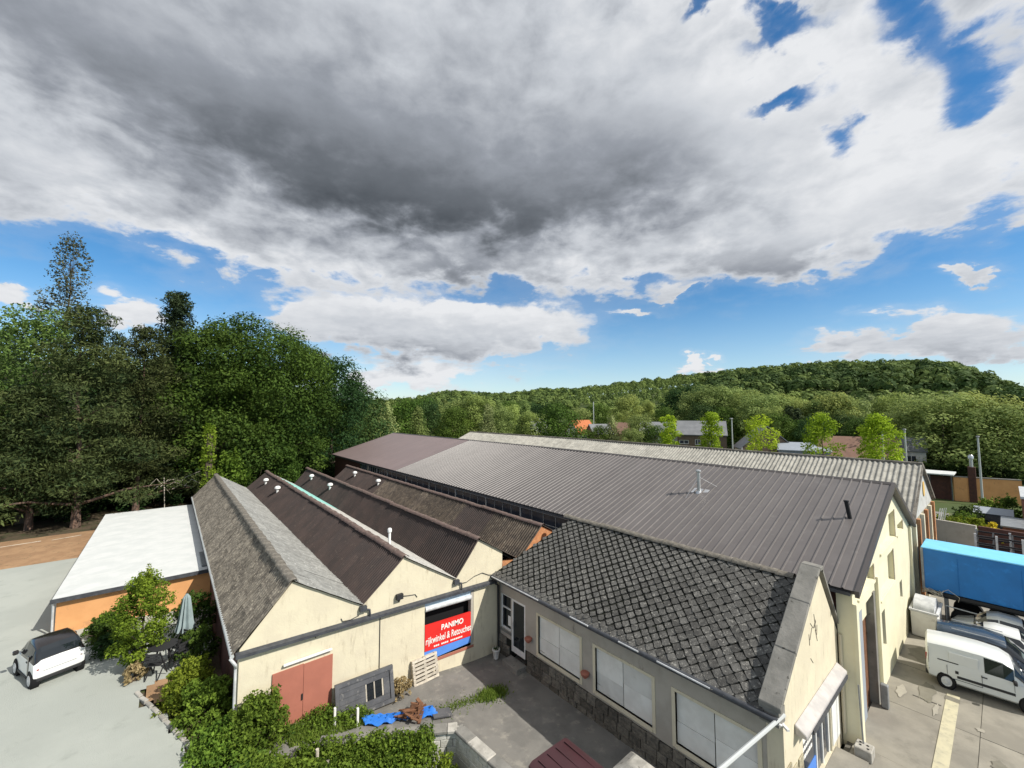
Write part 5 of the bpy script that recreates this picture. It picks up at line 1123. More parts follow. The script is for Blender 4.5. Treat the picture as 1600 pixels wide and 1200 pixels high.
def wallthing(name, label, a, b, th, z0, z1, mat, cap=None, cat='wall'):
    a = Vector(a); b = Vector(b); c = (a+b)/2; t = thing(name, label, cat, (c.x, c.y, z0)); A = Vector((a.x, a.y, (z0+z1)/2)); B = Vector((b.x, b.y, (z0+z1)/2))
    m = MB(); m.bar(A, B, th, z1-z0); m.build('wall', mat, t)
    if cap: m = MB(); m.bar(A+Vector((0, 0, (z1-z0)/2+.045)), B+Vector((0, 0, (z1-z0)/2+.045)), th+.1, .09); m.build('coping', cap, t)
    return t
wallthing('garden_wall', 'long orange-brown garden wall with pale coping before the hedge', (71.0, 4.3), (72.9, -.75), .3, -.4, 2.35, 'orange', 'coping')
wallthing('grey_wall', 'grey concrete wall below the vegetable garden beside the halls', (45.6, 3.8), (45.2, 1.75), .25, -.4, 1.75, 'greyrender')
wallthing('brick_wall', 'dark brick wall behind the metal frames at the right edge', (46.6, 1.7), (46.2, -1.6), .25, -.4, 1.5, 'darkbrick')
t = thing('open_shed', 'dark open shed with white roof beyond the gable of the grey hall', 'shed', (72, 6, -.4)); MB().box(71.2, 71.4, 4.4, 8, -.4, 2.3).build('back_wall', 'darkbrick', t); MB().box(70.4, 74.5, 4.2, 8.2, 2.5, 2.62).build('roof', 'whiteroof', t)
for y in (4.4, 6.2, 8.0): MB().box(70.5, 70.62, y-.06, y+.06, -.4, 2.5).build('post', 'greywood', t)
t = thing('brick_house', 'reddish brick house with white roof edge at the right photo edge', 'house', (56, -3, -.4)); m = MB(); walls(m, 'x', 53, 53.3, [(-.55, 3.0), (-6, 3.0)], -.4); walls(m, 'y', -.55, -.85, [(53.301, 3.0), (60, 3.0)], -.4); m.build('wall', 'brick', t)
MB().box(52.8, 60, -6, -.45, 3.0, 3.18).build('roof', 'gutterwhite', t); MB().box(48.6, 52.7, -3, .55, -.4, 1.35).build('low_extension', 'brick', t); MB().box(48.4, 52.75, -3, .65, 1.35, 1.45).build('extension_roof', 'greymetal', t)
t = thing('brick_chimney', 'dark brick chimney with metal cowl above the orange garden wall', 'chimney', (71.5, 2.9, -.4)); MB().box(71.2, 71.9, 2.5, 3.1, -.4, 3.6).build('stack', 'darkbrick', t); m = MB(); m.lathe([(.16, 0), (.16, .9), (.24, .95), (.24, 1.25), (.12, 1.4)], (71.55, 2.8, 3.6), 10); m.build('cowl', 'metal', t, smooth=True)
rg = np.random.default_rng(31)
for i, (x, y, r, h, mt, lab) in enumerate(((47.5, 3.2, 1.1, 1.9, 'garden', 'bright green vegetable bushes above the grey concrete wall'), (50, 2.4, 1.2, 1.7, 'ivy', 'leafy vegetable plants in the middle of the walled garden'), (48.5, 1.9, .8, 1.75, 'garden', 'yellowing plants at the right end of the grey wall'), (54, 2.6, 1.1, 1.8, 'hedge', 'dark bushes below the orange garden wall'), (58, 1.4, 1.1, 2.0, 'ivy', 'bluish green bush before the orange garden wall'), (60, .2, .9, 2.2, 'broad', 'shrub by the white cold frame'), (47.2, 1.0, .6, 1.75, 'yellowflower', 'strip of yellow flowering plants on top of the brick wall'))):
    shrub('garden_plants', lab, (x, y, -.2), r, h, mt, 34, 70, .17, 140+i)
t = thing('cold_frame', 'grey cold frame among the garden plants by the brick house', 'cold frame', (56, .8, -.4)); MB().box(55, 56.6, .0, 2.2, -.4, 1.1).build('frame', 'greywood', t); m = MB(); m.hexa([(54.9, -.05, 1.12), (56.7, -.05, 1.42), (56.7, 2.25, 1.42), (54.9, 2.25, 1.12), (54.9, -.05, 1.16), (56.7, -.05, 1.46), (56.7, 2.25, 1.46), (54.9, 2.25, 1.16)]); m.build('lid', 'greyclad', t)
t = thing('clothes_airer', 'thin white frame standing at the corner of the grey hall garden', 'airer', (46.4, 3.6, 1.5)); m = MB()
for k in range(4): m.tube([(46.2+k*.2, 3.75-.1*k, 1.5), (46.3+k*.15, 3.6-.1*k, 2.5)], .025, 5)
m.build('frame', 'whitepaint', t)
t = thing('trailer_frames', 'stack of dark metal frames with white posts behind the blue trailer', 'metal frame', (41.5, .5, 0))
for z in (1.05, 1.5, 1.95):
    m = MB(); m.bar((40.6, 1.65, z), (40.9, -1.2, z), .10, .09); m.bar((42.2, 1.65, z), (42.4, -1.2, z), .10, .09); m.build('rail', 'dark', t)
    for y in (1.6, .9, .1, -.6): MB().bar((40.6, y, z), (42.3, y, z), .08, .07).build('crossbar', 'dark', t)
for x, y in ((40.55, 1.65), (40.65, .75), (40.75, -.3), (42.2, 1.65), (42.3, .2)): MB().box(x-.05, x+.05, y-.05, y+.05, 0, 2.1).build('post', 'gutterwhite', t)

# ================================================================== VEHICLES
def vehicle(name, label, cat, st, paint, loc, rotz, scale, wheels, wr, sidewin, screens=(), seams=(), group=None, extras=None, lights=(), roofmat=None, mirror=None, handles=()):
    """st: (x, z bottom, z belt, z top, half width low, belt, top) from the tail to the nose; faces extruded round a mirrored section"""
    t = thing(name, label, cat, loc, rotz, group); t.scale = scale
    def ring(s):
        x, zb, zk, zt, wl, wk, wt = s; h = [(0, zb), (wl*.86, zb), (wl, zb+.10), (wk*1.01, zb+(zk-zb)*.55), (wk, zk), (wt+(wk-wt)*.12, zt-.09), (wt*.86, zt-.015), (0, zt)]
        return [(x, y, z) for y, z in h]
    R_ = [ring(s) for s in st]; n = 8; m = MB()
    for r in R_: m.v += r; m.v += [(x, -y, z) for x, y, z in r]
    for i in range(len(R_)-1):
        for sgn in (0, n):
            for j in range(n-1):
                m.m = 1 if (roofmat and j >= 4 and max(st[i][3], st[i+1][3]) > 1.3 and min(st[i][3], st[i+1][3]) > 1.0) else 0
                a = i*2*n+sgn+j; b = (i+1)*2*n+sgn+j; m.f.append((a, a+1, b+1, b)); m.mi.append(m.m)
    for i in (0, len(R_)-1):
        b = i*2*n; m.f.append(tuple(b+j for j in range(n))+tuple(b+n+j for j in range(n-1, -1, -1))); m.mi.append(0)
    body = m.build('body', [paint, roofmat or paint], t, world=False)
    bm = bmesh.new(); bm.from_mesh(body.data); bmesh.ops.remove_doubles(bm, verts=bm.verts, dist=1e-4); bm.to_mesh(body.data); bm.free()
    body.data.polygons.foreach_set('use_smooth', [True]*len(body.data.polygons)); body.data.set_sharp_from_angle(angle=R(38))
    def S(u, v, sgn):                               # point on the skin: u along the stations, v along the section
        i = min(len(st)-2, int(u)); j = min(n-2, int(v)); fu, fv = u-i, v-j
        q = [Vector(R_[i][j]), Vector(R_[i+1][j]), Vector(R_[i+1][j+1]), Vector(R_[i][j+1])]
        p = q[0]*(1-fu)*(1-fv)+q[1]*fu*(1-fv)+q[2]*fu*fv+q[3]*(1-fu)*fv; nn = (q[1]-q[0]).cross(q[3]-q[0])
        if nn.length > 0: nn.normalize()
        if nn.y < 0 or (abs(nn.y) < .05 and nn.z < 0): nn = -nn
        p = p+nn*.008; return Vector((p.x, p.y*sgn, p.z))
    def patch(nm, mat, u0, u1, v0, v1, sgn):
        m = MB(); us = sorted({u0, u1} | {float(k) for k in range(math.ceil(u0), math.floor(u1)+1)}); vs = sorted({v0, v1} | {float(k) for k in range(math.ceil(v0), math.floor(v1)+1)})
        g_ = [[S(u, v, sgn) for v in vs] for u in us]
        for i in range(len(us)-1):
            for j in range(len(vs)-1): m.quad(g_[i][j], g_[i+1][j], g_[i+1][j+1], g_[i][j+1])
        return m.build(nm, mat, t, world=False)
    for u0, u1, v0, v1 in sidewin:
        for sg in (1, -1): patch('side_window', 'glass', u0, u1, v0, v1, sg)
    for nm, u0, u1, v0, v1 in screens:
        m = MB(); us = [u0, (u0+u1)/2, u1]; vs = sorted({v0, 5., 6., 7.}-({5.} if v0 > 5 else set()))
        for sg in (1, -1):
            for i in range(2):
                for j in range(len(vs)-1): m.quad(S(us[i], vs[j], sg), S(us[i+1], vs[j], sg), S(us[i+1], min(6.999, vs[j+1]), sg), S(us[i], min(6.999, vs[j+1]), sg))
        m.build(nm, 'glass', t, world=False)
    for nm, mat, x, y, z, sx, sy, sz in lights:
        for sg in ((1, -1) if y else (1,)):
            MB().box(x-sx/2, x+sx/2, sg*y-sy/2, sg*y+sy/2, z-sz/2, z+sz/2).build(nm, mat, t, world=False, bevel=min(sx, sy, sz)*.3)
    W_ = max(s[4] for s in st)
    for x in wheels:
        for sg in (1, -1):
            y = sg*(W_-.07)
            def disc(nm, mat, prof, par):
                m = MB(); m.lathe(prof, (0, 0, 0), 20); m.v = [(x+a, y+sg*c, wr+b) for a, b, c in m.v]; return m.build(nm, mat, par, smooth=True, world=False)
            disc('wheel_arch', 'black', [(wr*1.16, -.15), (wr*1.16, .078), (wr*.9, .079)], t)
            ty = disc('tyre', 'tyre', [(wr*.62, -.1), (wr*.97, -.1), (wr, -.06), (wr, .07), (wr*.95, .10), (wr*.66, .105), (wr*.6, .09)], t)
            disc('rim', 'gutterwhite', [(wr*.64, .08), (wr*.64, .112), (wr*.5, .10), (wr*.42, .118), (wr*.16, .115), (wr*.14, .13), (.01, .13)], ty)
    if mirror:
        x, z, mat = mirror
        for sg in (1, -1): m = MB(); m.box(x-.08, x+.05, sg*(W_+.02), sg*(W_+.2), z-.07, z+.09); m.build('mirror', mat, t, world=False, bevel=.03)
    for x, y, z, sx, mat in handles:
        for sg in (1, -1): MB().box(x-sx/2, x+sx/2, sg*y-.015, sg*y+.015, z-.02, z+.02).build('door_handle', mat, t, world=False)
    return t
VAN = [(-2.05, .5, 1.02, 1.60, .74, .76, .66), (-1.97, .30, 1.04, 1.76, .83, .85, .72), (-1.2, .24, 1.04, 1.82, .85, .86, .74), (-.1, .24, 1.04, 1.83, .85, .86, .74), (.62, .24, 1.03, 1.77, .85, .86, .72), (.95, .24, 1.02, 1.62, .85, .86, .70), (1.42, .24, 1.02, 1.10, .84, .84, .74), (1.85, .26, .90, .98, .80, .80, .66), (2.06, .36, .66, .74, .70, .70, .55)]
van = vehicle('parked_van', 'white panel van parked nearest in the concrete yard', 'van', VAN, 'carwhite2', (22.85, .98, .0), R(-85), (.70, .86, .84), (-1.34, 1.38), .31, [(3.15, 5.0, 4.12, 4.95)], [('windscreen', 5.05, 5.97, 4.6, 7)],
              lights=[('rear_light', 'redlight', -2.03, .72, 1.1, .06, .12, .3), ('headlight', 'glass', 1.97, .58, .78, .14, .22, .16), ('bumper', 'plastic', 2.05, 0, .42, .12, 1.3, .2), ('rear_bumper', 'plastic', -2.03, 0, .42, .14, 1.45, .2), ('side_strip', 'plastic', .0, .872, .62, 1.9, .03, .10), ('door_rail', 'plastic', -1.25, .845, 1.14, .75, .03, .04), ('fuel_cap', 'plastic', -.95, .868, .80, .12, .02, .12)],
              mirror=(.98, 1.1, 'plastic'), handles=[(-.02, .87, .93, .2, 'plastic')])
for sg in (1, -1):
    for x0, x1, z0, z1, y in ((-1.96, -1.945, .62, 1.55, .848), (-.105, -.09, .5, 1.0, .872), (.93, .945, .55, .98, .862), (-1.3, -1.285, .62, 1.0, .868), (-1.25, -.1, .50, .512, .872)): MB().box(x0, x1, sg*y-.006, sg*y+.006, z0, z1).build('panel_gap', 'plastic', van, world=False)
for sg in (1, -1): MB().box(-1.2, -.2, sg*.842-.008, sg*.842+.008, 1.16, 1.56).build('side_panel', 'carwhite2', van, world=False, bevel=.006)
MPV = [(-2.2, .5, .95, 1.25, .72, .74, .6), (-2.1, .30, .98, 1.50, .82, .84, .62), (-1.2, .24, .98, 1.60, .86, .87, .64), (-.2, .24, .96, 1.63, .86, .87, .64), (.5, .24, .95, 1.56, .86, .87, .62), (1.35, .24, .95, 1.02, .85, .85, .70), (1.95, .26, .82, .88, .80, .80, .62), (2.2, .36, .60, .68, .70, .70, .5)]
vehicle('parked_car', 'dark navy people carrier parked beside the white panel van', 'car', MPV, 'carnavy', (24.65, .80, .0), R(-87), (.68, .86, .90), (-1.35, 1.4), .31, [(.9, 1.9, 4.15, 4.9), (2.0, 2.95, 4.15, 4.9), (3.05, 4.3, 4.15, 4.9)], [('windscreen', 4.05, 4.95, 4.7, 7), ('rear_window', .1, .9, 4.8, 7)],
        lights=[('rear_light', 'redlight', -2.12, .7, .9, .08, .1, .3), ('headlight', 'glass', 2.06, .58, .72, .14, .22, .14), ('bumper', 'plastic', 2.18, 0, .4, .1, 1.2, .14), ('roof_rail', 'metal', -.5, .60, 1.63, 2.0, .03, .03)], mirror=(.9, 1.05, 'carnavy'), handles=[(-.5, .875, .86, .18, 'carnavy'), (.45, .875, .86, .18, 'carnavy')])
SED = [(-2.15, .45, .80, .92, .70, .72, .6), (-2.0, .28, .90, .98, .80, .82, .64), (-1.35, .22, .92, 1.06, .85, .86, .64), (-.75, .22, .92, 1.38, .85, .86, .56), (.1, .22, .91, 1.42, .85, .86, .56), (.55, .22, .90, 1.34, .85, .86, .56), (1.15, .22, .88, .95, .85, .85, .66), (1.85, .26, .74, .81, .80, .80, .6), (2.12, .34, .56, .62, .70, .70, .5)]
kw = dict(screens=[('windscreen', 5.05, 5.95, 4.8, 7), ('rear_window', 2.1, 2.9, 4.9, 7)], lights=[('rear_light', 'redlight', -2.05, .66, .78, .08, .2, .14), ('headlight', 'glass', 1.98, .58, .62, .14, .24, .12), ('bumper', 'plastic', 2.1, 0, .38, .1, 1.2, .12), ('grille', 'plastic', 2.1, 0, .54, .08, .6, .08)])
vehicle('parked_car', 'white saloon car with its nose towards the hall, between the navy and silver cars', 'car', SED, 'carwhite', (26.15, .62, .0), R(92), (.68, .86, .93), (-1.3, 1.32), .31, [(2.35, 3.95, 4.2, 4.9), (4.05, 5.6, 4.2, 4.9)], mirror=(.85, 1.0, 'carwhite'), handles=[(-.4, .865, .82, .18, 'carwhite'), (.5, .865, .82, .18, 'carwhite')], **kw)
vehicle('parked_car', 'silver saloon car parked next to the blue trailer', 'car', SED, 'carsilver', (27.45, .55, .0), R(91), (.70, .7, 1.0), (-1.3, 1.32), .31, [(2.35, 3.95, 4.2, 4.9), (4.05, 5.6, 4.2, 4.9)], mirror=(.85, 1.0, 'carsilver'), handles=[(-.4, .865, .82, .18, 'carsilver'), (.5, .865, .82, .18, 'carsilver')], **kw)
SMT = [(-1.27, .42, .84, .94, .70, .72, .64), (-1.23, .28, .92, 1.05, .76, .77, .66), (-1.08, .26, .93, 1.32, .77, .78, .63), (-.86, .24, .94, 1.47, .78, .78, .61), (-.4, .24, .94, 1.55, .78, .78, .60), (.05, .24, .93, 1.55, .78, .78, .59), (.38, .24, .92, 1.46, .78, .78, .58), (.92, .26, .92, .99, .77, .77, .64), (1.18, .28, .76, .83, .74, .74, .56), (1.28, .38, .58, .66, .66, .66, .5)]
small = vehicle('small_car', 'tiny white two-seat car with black roof on the gravel', 'car', SMT, 'carwhite', (-2.83, 21.6, 1.03), R(112), (.78, .78, .84), (-.92, .94), .30, [(3.1, 6.2, 4.15, 4.92)], [('windscreen', 6.05, 6.95, 4.75, 7), ('rear_window', 1.1, 2.8, 5.0, 7)], roofmat='carblack',
        lights=[('rear_light', 'redlight', -1.20, .64, .88, .08, .12, .10), ('rear_light', 'redlight', -1.23, .65, .72, .08, .12, .10), ('headlight', 'glass', 1.16, .52, .74, .14, .2, .14), ('bumper', 'plastic', -1.24, 0, .34, .10, 1.36, .14), ('number_plate', 'signwhite', -1.285, 0, .80, .02, .46, .10), ('tailgate_seam', 'plastic', -1.272, 0, .62, .012, 1.0, .012), ('door_pillar', 'carblack', -.62, .785, .78, .14, .03, .70), ('sill', 'plastic', .05, .79, .30, 1.1, .03, .1)],
        mirror=(.62, 1.0, 'carblack'), handles=[(-.45, .79, .86, .14, 'plastic')])
# blue box trailer
tr = thing('blue_trailer', 'long bright blue box trailer behind the parked cars', 'trailer', (29, -2, 0)); x0, x1, y0, y1, z0, z1 = 28.05, 30.0, -7.0, 2.92, 1.58, 3.46
b = MB().box(x0, x1, y0, y1, z0, z1-.005).build('box_body', 'contblue', tr, bevel=.02)
MB().box(x0-.012, x1+.012, y0, y1+.012, z1-.004, z1+.06).build('roof', 'contlight', tr, bevel=.02)
MB().box(x0-.03, x0-.002, y1-.06, y1+.03, z0-.02, z1+.02).build('corner_post', 'greymetal', tr)
for y in (1.75, -.1, -1.9): MB().box(x0-.010, x0-.001, y-.012, y+.012, z0+.06, z1-.22).build('side_seam', 'contdark', tr)
MB().box(x0+.1, x1-.1, y0, y1-.1, 1.32, 1.56).build('chassis', 'dark', tr); MB().box(x0-.02, x0+.06, y0, y1-.3, 1.42, 1.55).build('side_rail', 'plastic', tr)
for y in (1.6, .5): 
    for xx in (x0+.2, x1-.2):
        m = MB(); m.lathe([(.3, -.13), (.47, -.13), (.5, -.08), (.5, .08), (.47, .13), (.3, .13)], n=18); m.v = [(xx+c, y+a, .5+bb) for a, bb, c in m.v]; ty = m.build('wheel', 'tyre', tr, smooth=True)
        m = MB(); m.lathe([(.3, -.05), (.3, .09), (.1, .11)], n=14); m.v = [(xx-c, y+a, .5+bb) for a, bb, c in m.v]; m.build('rim', 'gutterwhite', ty, smooth=True)
for y in (-1.6, 2.2): MB().box(x0+.15, x0+.3, y-.07, y+.07, 0, 1.4).build('support_leg', 'greymetal', tr)
# metal fence frame and junk between bin and cars
m = MB(); m.tube([(27.9, 2.2, .0), (27.95, 2.2, 1.05), (27.9, .6, 1.0), (27.9, .55, 0)], .03, 6); tag(m.build('metal_hoop', 'pole', None, smooth=True), 'bent pale metal hoop barrier in front of the trailer wheels', 'barrier')
rr = random.Random(4); m = MB(); c0 = Vector((28.0, 2.55, 1.42))
for k in range(9):
    a = rr.uniform(0, 6.3); r = rr.uniform(.22, .42); q = [c0+Vector((.25*rr.gauss(0, .3)+r*.55*math.cos(a+s*.7), r*math.sin(a+s*.7)+.1*rr.gauss(0, .2), .05+.14*rr.random()+.1*math.sin(s*1.3))) for s in range(8)]; m.tube(q, .014, 4)
m.tube([c0+Vector((0, 0, 0)), c0+Vector((0, -.45, .35)), c0+Vector((0, -.8, .1)), c0+Vector((0, -.75, -.1))], .012, 4)
tag(m.build('cable_coil', 'palewood', None), 'tangled coil of grey cable lying behind the white metal bin', 'cable')
bn = thing('metal_bin', 'white metal bin with rounded lid against the cream gable', 'bin', (26.9, 2.8, 0)); bx0, bx1, by0, by1, bz = 25.95, 27.75, 2.33, 3.18, 1.12
b = MB().hexa([(bx0+.1, by0+.02, .02), (bx1-.1, by0+.02, .02), (bx1-.1, by1, .02), (bx0+.1, by1, .02), (bx0, by0, bz), (bx1, by0, bz), (bx1, by1, bz), (bx0, by1, bz)]).build('tub', 'board', bn, bevel=.02)
m = MB()
for a, c in (((bx0, by0), (bx1, by0)), ((bx1, by0), (bx1, by1)), ((bx1, by1), (bx0, by1)), ((bx0, by1), (bx0, by0))): m.bar((a[0], a[1], bz+.03), (c[0], c[1], bz+.03), .09, .08)
m.build('rim', 'gutterwhite', bn)
m = MB(); k = 16; pr_ = [((bx0+bx1)/2-(bx1-bx0-.3)/2*math.cos(math.pi*i/k), bz+.02+.42*math.sin(math.pi*i/k)) for i in range(k+1)]; m.prism([(x, by0+.10, z) for x, z in pr_], (0, by1-by0-.18, 0)); m.build('lid', 'gutterwhite', bn, smooth=True)
# concrete block with post stub
t = thing('concrete_block', 'small pale concrete block with holes beside the cream wall', 'concrete block', (15.95, 3.15, 0)); MB().box(15.72, 16.15, 2.92, 3.32, .0, .30).build('block', 'copingpale', t, bevel=.02)
for x, y in ((15.85, 3.02), (16.0, 3.05), (15.9, 3.2), (16.04, 3.22)): m = MB(); m.lathe([(.035, .301), (.035, .304)], (x, y, 0), 8); m.build('hole', 'black', t)
m = MB(); m.tube([(16.02, 3.15, .3), (16.05, 3.2, 1.9)], .022, 6); m.build('post', 'greymetal', t, smooth=True)
m = MB(); m.box(18.95, 19.15, 3.0, 3.2, .0, .75); o = tag(m.build('metal_box', 'greymetal', None, bevel=.02), 'small grey metal box at the foot of the tall grey door', 'box')
# maroon vehicle
mv = [(-1.9, .6, 1.05, 1.62, .74, .76, .68), (-1.82, .4, 1.05, 1.84, .80, .82, .76), (-.6, .3, 1.05, 1.88, .82, .84, .77), (.4, .3, 1.05, 1.86, .82, .84, .76), (.8, .3, 1.04, 1.74, .82, .84, .72), (1.35, .3, 1.0, 1.1, .8, .82, .7), (1.8, .36, .85, .92, .76, .76, .6), (1.95, .45, .65, .72, .7, .7, .5)]
mvan = vehicle('maroon_van', 'maroon van with ribbed roof parked at the bottom of the courtyard', 'van', mv, 'maroon', (7.95, 6.35, -.22), R(-91), (.95, .90, .78), (-1.2, 1.3), .32, [(2.1, 3.9, 4.15, 4.9)], [('windscreen', 4.05, 4.95, 4.7, 7), ('rear_window', .15, .85, 4.5, 7)], lights=[('rear_light', 'redlight', -1.86, .7, 1., .06, .12, .3)])
for y in (-.52, -.17, .17, .52): MB().box(-1.7, .35, y-.008, y+.008, 1.83, 1.876).build('roof_rib', 'maroon', mvan, world=False)
# ================================================================== GARDEN WALL AND YARD THINGS
gwl = thing('garden_wall', 'white painted brick garden wall with lichen covered coping stones', 'wall', (6.9, 10.7, 0))
WT = .80; rr = random.Random(14)
def along(a, b): a = Vector((a[0], a[1], 0)); b = Vector((b[0], b[1], 0)); u = (b-a).normalized(); return a, u, (b-a).length, Vector((u.y, -u.x, 0))
brick0 = None
for (a, b) in zip(WALL, WALL[1:3]+WALL[3:]):
    pass
for wi, (a, b) in enumerate(zip(WALL, WALL[1:])):
    A_, u, ln, nn = along(a, b); nn = -nn if nn.dot(Vector((a[0], a[1], 0))) > 0 else nn
    m = MB(); m.bar(A_+Vector((0, 0, .1)), A_+u*ln+Vector((0, 0, .1)), .16, 1.32); core = m.build('wall_core', 'slatebase', gwl)
    if wi < 2:
        for c in range(6):
            s = (.0 if c % 2 else -.18)+(ln*.45 if wi == 0 else 0)
            while s < ln+.02:
                e = min(s+.36, ln+.05); s0 = max(s, 0 if wi else ln*.45)
                if e-s0 > .08:
                    z = -.47+c*.205; mid = A_+u*((s0+e)/2)+Vector((0, 0, z+.1))
                    if brick0 is None: brick0 = MB().box(-.5, .5, -.5, .5, -.5, .5).build('brick', 'whitebrick', gwl, world=False, bevel=.03); o = brick0
                    else: o = piece(brick0, gwl)
                    o.location = mid+nn*(rr.uniform(-.004, .008))-origin_of(gwl); o.scale = (e-s0-.014, .22, .19); o.rotation_euler = (0, 0, math.atan2(u.y, u.x))
                s += .36
    s = 0
    while s < ln-.02:
        e = min(ln, s+rr.uniform(.55, .95)); e = ln if ln-e < .3 else e
        m = MB(); z = WT-.03+rr.uniform(0, .015); m.bar(A_+u*(s+.006)+Vector((0, 0, z)), A_+u*(e-.006)+Vector((0, 0, z)), .34, .10); m.build('coping_stone', rr.choice(['coping', 'copingpale', 'copingpale']) if wi else ('copingpale' if s > ln*.86 else 'coping'), gwl, bevel=.02); s = e
# stone pillar
t = thing('stone_pillar', 'pale lichen spotted stone gate pillar top at the bottom of the courtyard', 'pillar', (9.15, 6.2, -.2)); MB().box(8.8, 9.5, 5.85, 6.55, -.4, 1.22).build('shaft', 'copingpale', t, bevel=.02); m = MB(); m.hexa([(8.72, 5.75, 1.22), (9.58, 5.75, 1.22), (9.58, 6.66, 1.22), (8.72, 6.66, 1.22), (9.0, 6.05, 1.42), (9.36, 6.05, 1.42), (9.36, 6.38, 1.42), (9.0, 6.38, 1.42)]); m.build('cap', 'copingpale', t, bevel=.03)
# pallet leaning on the facade
pt = thing('wooden_pallet', 'grey wooden pallet leaning on the cream wall beside the red sign', 'pallet', (7.78, 14.28, -.05)); pt.rotation_euler = (R(-14), 0, R(1.5))
for k in range(7): MB().box(-.52, .52, -.02, .002, .02+k*.125, .10+k*.125).build('slat', 'palewood', pt, world=False)
for x in (-.47, 0, .47): MB().box(x-.05, x+.05, .004, .10, .02, .85).build('bearer', 'palewood', pt, world=False)
for k in (0, 3, 6): MB().box(-.52, .52, .102, .122, .02+k*.125, .10+k*.125).build('slat', 'palewood', pt, world=False)
# leaning door frame
lf = thing('leaning_door', 'old dark grey door in its frame leaning sideways on the cream wall', 'door', (5.42, 14.02, .08)); lf.rotation_euler = (R(-13), R(-1.5), R(-6))
for x0, x1, z0, z1 in ((-.94, .94, 0, .12), (-.94, .94, .98, 1.10), (-.94, -.82, .12, .98), (.82, .94, .12, .98)): MB().box(x0, x1, -.06, .06, z0, z1).build('frame', 'greywood', lf, world=False)
for k in range(5): MB().box(-.81, .0 if 1 <= k <= 3 else .81, -.02, .03, .125+k*.17, .125+k*.17+.162).build('board', 'greywood', lf, world=False)
MB().box(.60, .81, -.02, .03, .296, .80).build('board', 'greywood', lf, world=False); MB().box(.02, .58, .0, .012, .30, .80).build('pane', 'glass', lf, world=False)
for x in (.02, .29, .56): MB().box(x-.02, x+.02, -.025, .03, .30, .80).build('glazing_bar', 'palewood', lf, world=False)
for i, (x, y, h, lab) in enumerate(((4.35, 13.85, .78, 'short white post left of the leaning door'), (4.98, 13.62, .62, 'short white post standing before the leaning door'))):
    tag(MB().box(x-.035, x+.035, y-.035, y+.035, -.05, h).build('white_post', 'whitepaint', None, bevel=.008), lab, 'post')
for i, (x, y, h, lab) in enumerate(((3.42, 12.25, .98, 'pale wooden stake, taller of two in the ivy hedge'), (3.62, 12.0, .74, 'short wooden stake, lower of two in the ivy hedge'))):
    m = MB(); m.tube([(x, y, -.3), (x, y, h)], .045, 8); tag(m.build('wooden_stake', 'palewood', None, smooth=True), lab, 'stake')
# tarp, rubbish, dark sheet
rg = np.random.default_rng(17); m = MB(); n1, n2 = 26, 9
for i in range(n1):
    for j in range(n2):
        s = i/(n1-1); q = j/(n2-1)-.5; x = 5.15+s*2.05; y = 13.62-.95*s+q*(.42+.12*math.sin(s*9)); z = h_court(x, y)+.05+.09*abs(math.sin(s*17+j*1.1))*(1-abs(q)*1.4)+.05*math.sin(s*31+j*2.3)+.07*rg.random()*(1-abs(q)*1.8)
        m.v.append((x, y, max(z, h_court(x, y)+.012)))
for i in range(n1-1):
    for j in range(n2-1): m.f.append((i*n2+j, (i+1)*n2+j, (i+1)*n2+j+1, i*n2+j+1)); m.mi.append(0)
tag(m.build('blue_tarpaulin', 'tarp', None, smooth=True), 'crumpled bright blue tarpaulin lying behind the garden wall', 'tarpaulin')
m = MB(); rr = random.Random(6)
for k in range(26):
    c = Vector((6.55+rr.gauss(0, .16), 12.88+rr.gauss(0, .10), .10+rr.random()*.24)); d = Vector((rr.gauss(0, 1), rr.gauss(0, .6), rr.gauss(0, .5))).normalized()*rr.uniform(.12, .3); m.bar(c-d, c+d, rr.uniform(.05, .12), .03)
tag(m.build('rubbish_heap', 'rust'), 'heap of brown scrap pieces on the blue tarpaulin', 'rubbish', kind='stuff')
m = MB(); m.hexa([(7.0, 12.35, .05), (7.55, 12.1, .03), (7.65, 12.5, .03), (7.1, 12.72, .05), (7.0, 12.35, .09), (7.55, 12.1, .07), (7.65, 12.5, .07), (7.1, 12.72, .09)]); tag(m.build('dark_sheet', 'greywood'), 'dark greenish sheet lying at the right end of the blue tarpaulin', 'sheet')
t = thing('flower_pot', 'pale flower pot standing in the shady courtyard corner', 'flower pot', (10.92, 14.15, -.3)); m = MB(); m.lathe([(.10, -.3), (.15, .02), (.17, .04), (.17, .09), (.14, .09), (.13, .05)], (10.92, 14.15, 0), 14); m.build('pot', 'board', t, smooth=True); leaves_object('plant', 'broaddark', [((10.92, 14.15, .12), (.12, .12, .06), 40, .4)], .08, t, 3)
# parasol, table and chairs
P0 = Vector((.78, 20.45, .97)); t = thing('parasol', 'folded grey-blue parasol standing by the garden table', 'parasol', P0); m = MB(); m.tube([P0, P0+Vector((.02, 0, 2.0))], .025, 8); m.build('pole', 'palewood', t, smooth=True)
m = MB(); k = 20; rings = [(.03, 2.06), (.10, 1.92), (.15, 1.5), (.20, 1.05), (.26, .72), (.24, .70)]
for r, z in rings:
    for j in range(k): a = 2*math.pi*j/k; rr_ = r*(1+.22*math.cos(j*math.pi)*(r > .05)); m.v.append((P0.x+.02+rr_*math.cos(a), P0.y+rr_*math.sin(a), P0.z+z))
for i in range(len(rings)-1):
    for j in range(k): m.f.append((i*k+j, i*k+(j+1) % k, (i+1)*k+(j+1) % k, (i+1)*k+j)); m.mi.append(0)
m.build('canopy', 'parasol', t); m = MB(); m.lathe([(.25, 0), (.25, .06), (.06, .1)], P0, 12); m.build('foot', 'greymetal', t)
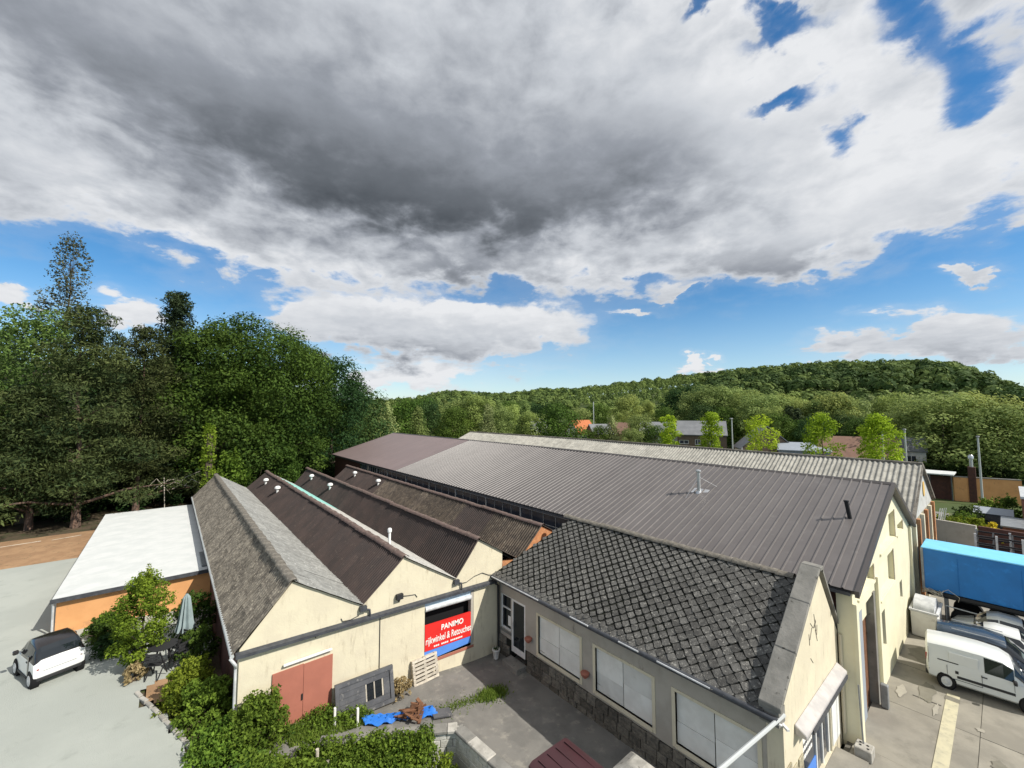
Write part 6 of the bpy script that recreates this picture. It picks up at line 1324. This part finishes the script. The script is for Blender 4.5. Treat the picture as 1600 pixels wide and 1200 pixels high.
t = thing('garden_table', 'dark garden table between the folding chairs', 'table', (.18, 19.65, .98)); m = MB(); m.lathe([(.40, .68), (.42, .70), (.42, .72), (.01, .725)], (0, 0, 0), 18); m.build('tabletop', 'plastic', t, world=False)
for a in range(4): m = MB(); m.bar((.3*math.cos(a*1.57+.7), .3*math.sin(a*1.57+.7), 0), (.2*math.cos(a*1.57+.7), .2*math.sin(a*1.57+.7), .69), .03, .03); m.build('leg', 'plastic', t, world=False)
ch = thing('folding_chair', 'black folding garden chair nearest the garden tree', 'chair', (-.42, 19.55, .98), R(60), 'black folding chairs round the garden table')
for k in range(4): MB().box(-.2, .2, -.17+k*.09, -.10+k*.09, .42, .44).build('seat_slat', 'plastic', ch, world=False)
for k in range(3): MB().box(-.2, .2, .21, .235, .58+k*.10, .65+k*.10).build('back_slat', 'plastic', ch, world=False)
for x in (-.21, .21):
    m = MB(); m.bar((x, -.22, 0), (x, .23, .90), .03, .03); m.build('leg', 'plastic', ch, world=False); m = MB(); m.bar((x*.9, .25, 0), (x*.9, -.15, .44), .03, .03); m.build('leg', 'plastic', ch, world=False)
for i, (x, y, a, lab) in enumerate(((.02, 19.0, 150, 'black folding garden chair on the near side of the table'), (.62, 19.25, 215, 'black folding garden chair nearest the parasol and brick wall'), (.62, 20.0, 300, 'black folding garden chair at the far side by the parasol pole'))):
    c = copy_tree(ch); c.location = (x, y, .98); c.rotation_euler.z = R(a); c['label'] = lab
# white edging lines on the lot, paving edge
for i, (a, b, lab) in enumerate((((-8.6, 42.5), (-6.4, 42.7), 'pale pole lying on the soil at the left photo edge'), ((-5.9, 42.6), (-4.5, 42.9), 'pale pole lying on the soil behind the white roof corner'))):
    m = MB(); m.tube([(a[0], a[1], 1.13), (b[0], b[1], 1.15)], .02, 6); tag(m.build('white_pole', 'palewood', None, smooth=True), lab, 'pole')
m = MB(); rr = random.Random(19); pts = [(-.45, 18.35), (.02, 17.05), (.85, 14.65), (1.3, 13.2), (1.5, 10)]
t = thing('kerb_edging', 'pale stone edging between the gravel and the planted garden', 'kerb', (.4, 16, .8)); k0 = None
for (xa, ya), (xb, yb) in zip(pts, pts[1:]):
    ln = math.hypot(xb-xa, yb-ya); s = 0
    while s < ln-.1:
        f = (s+.2)/ln; x, y = xa+(xb-xa)*f, ya+(yb-ya)*f
        if k0 is None: k0 = MB().box(-.18, .18, -.06, .06, -.08, .06).build('kerb_stone', 'copingpale', t, world=False, bevel=.02); o = k0
        else: o = piece(k0, t)
        o.location = Vector((x, y, h_lot(x, y)+.0))-origin_of(t); o.rotation_euler = (rr.uniform(-.08, .08), rr.uniform(-.08, .08), math.atan2(yb-ya, xb-xa)+rr.uniform(-.06, .06)); s += .42
terrain('soil_patch', 'soil', -.4, 1.0, 17.2, 19.0, .2, lambda x, y: h_lot(x, y)+.012, lambda x, y: ((x-.35)/.65)**2+((y-18.15)/.75)**2 < 1)
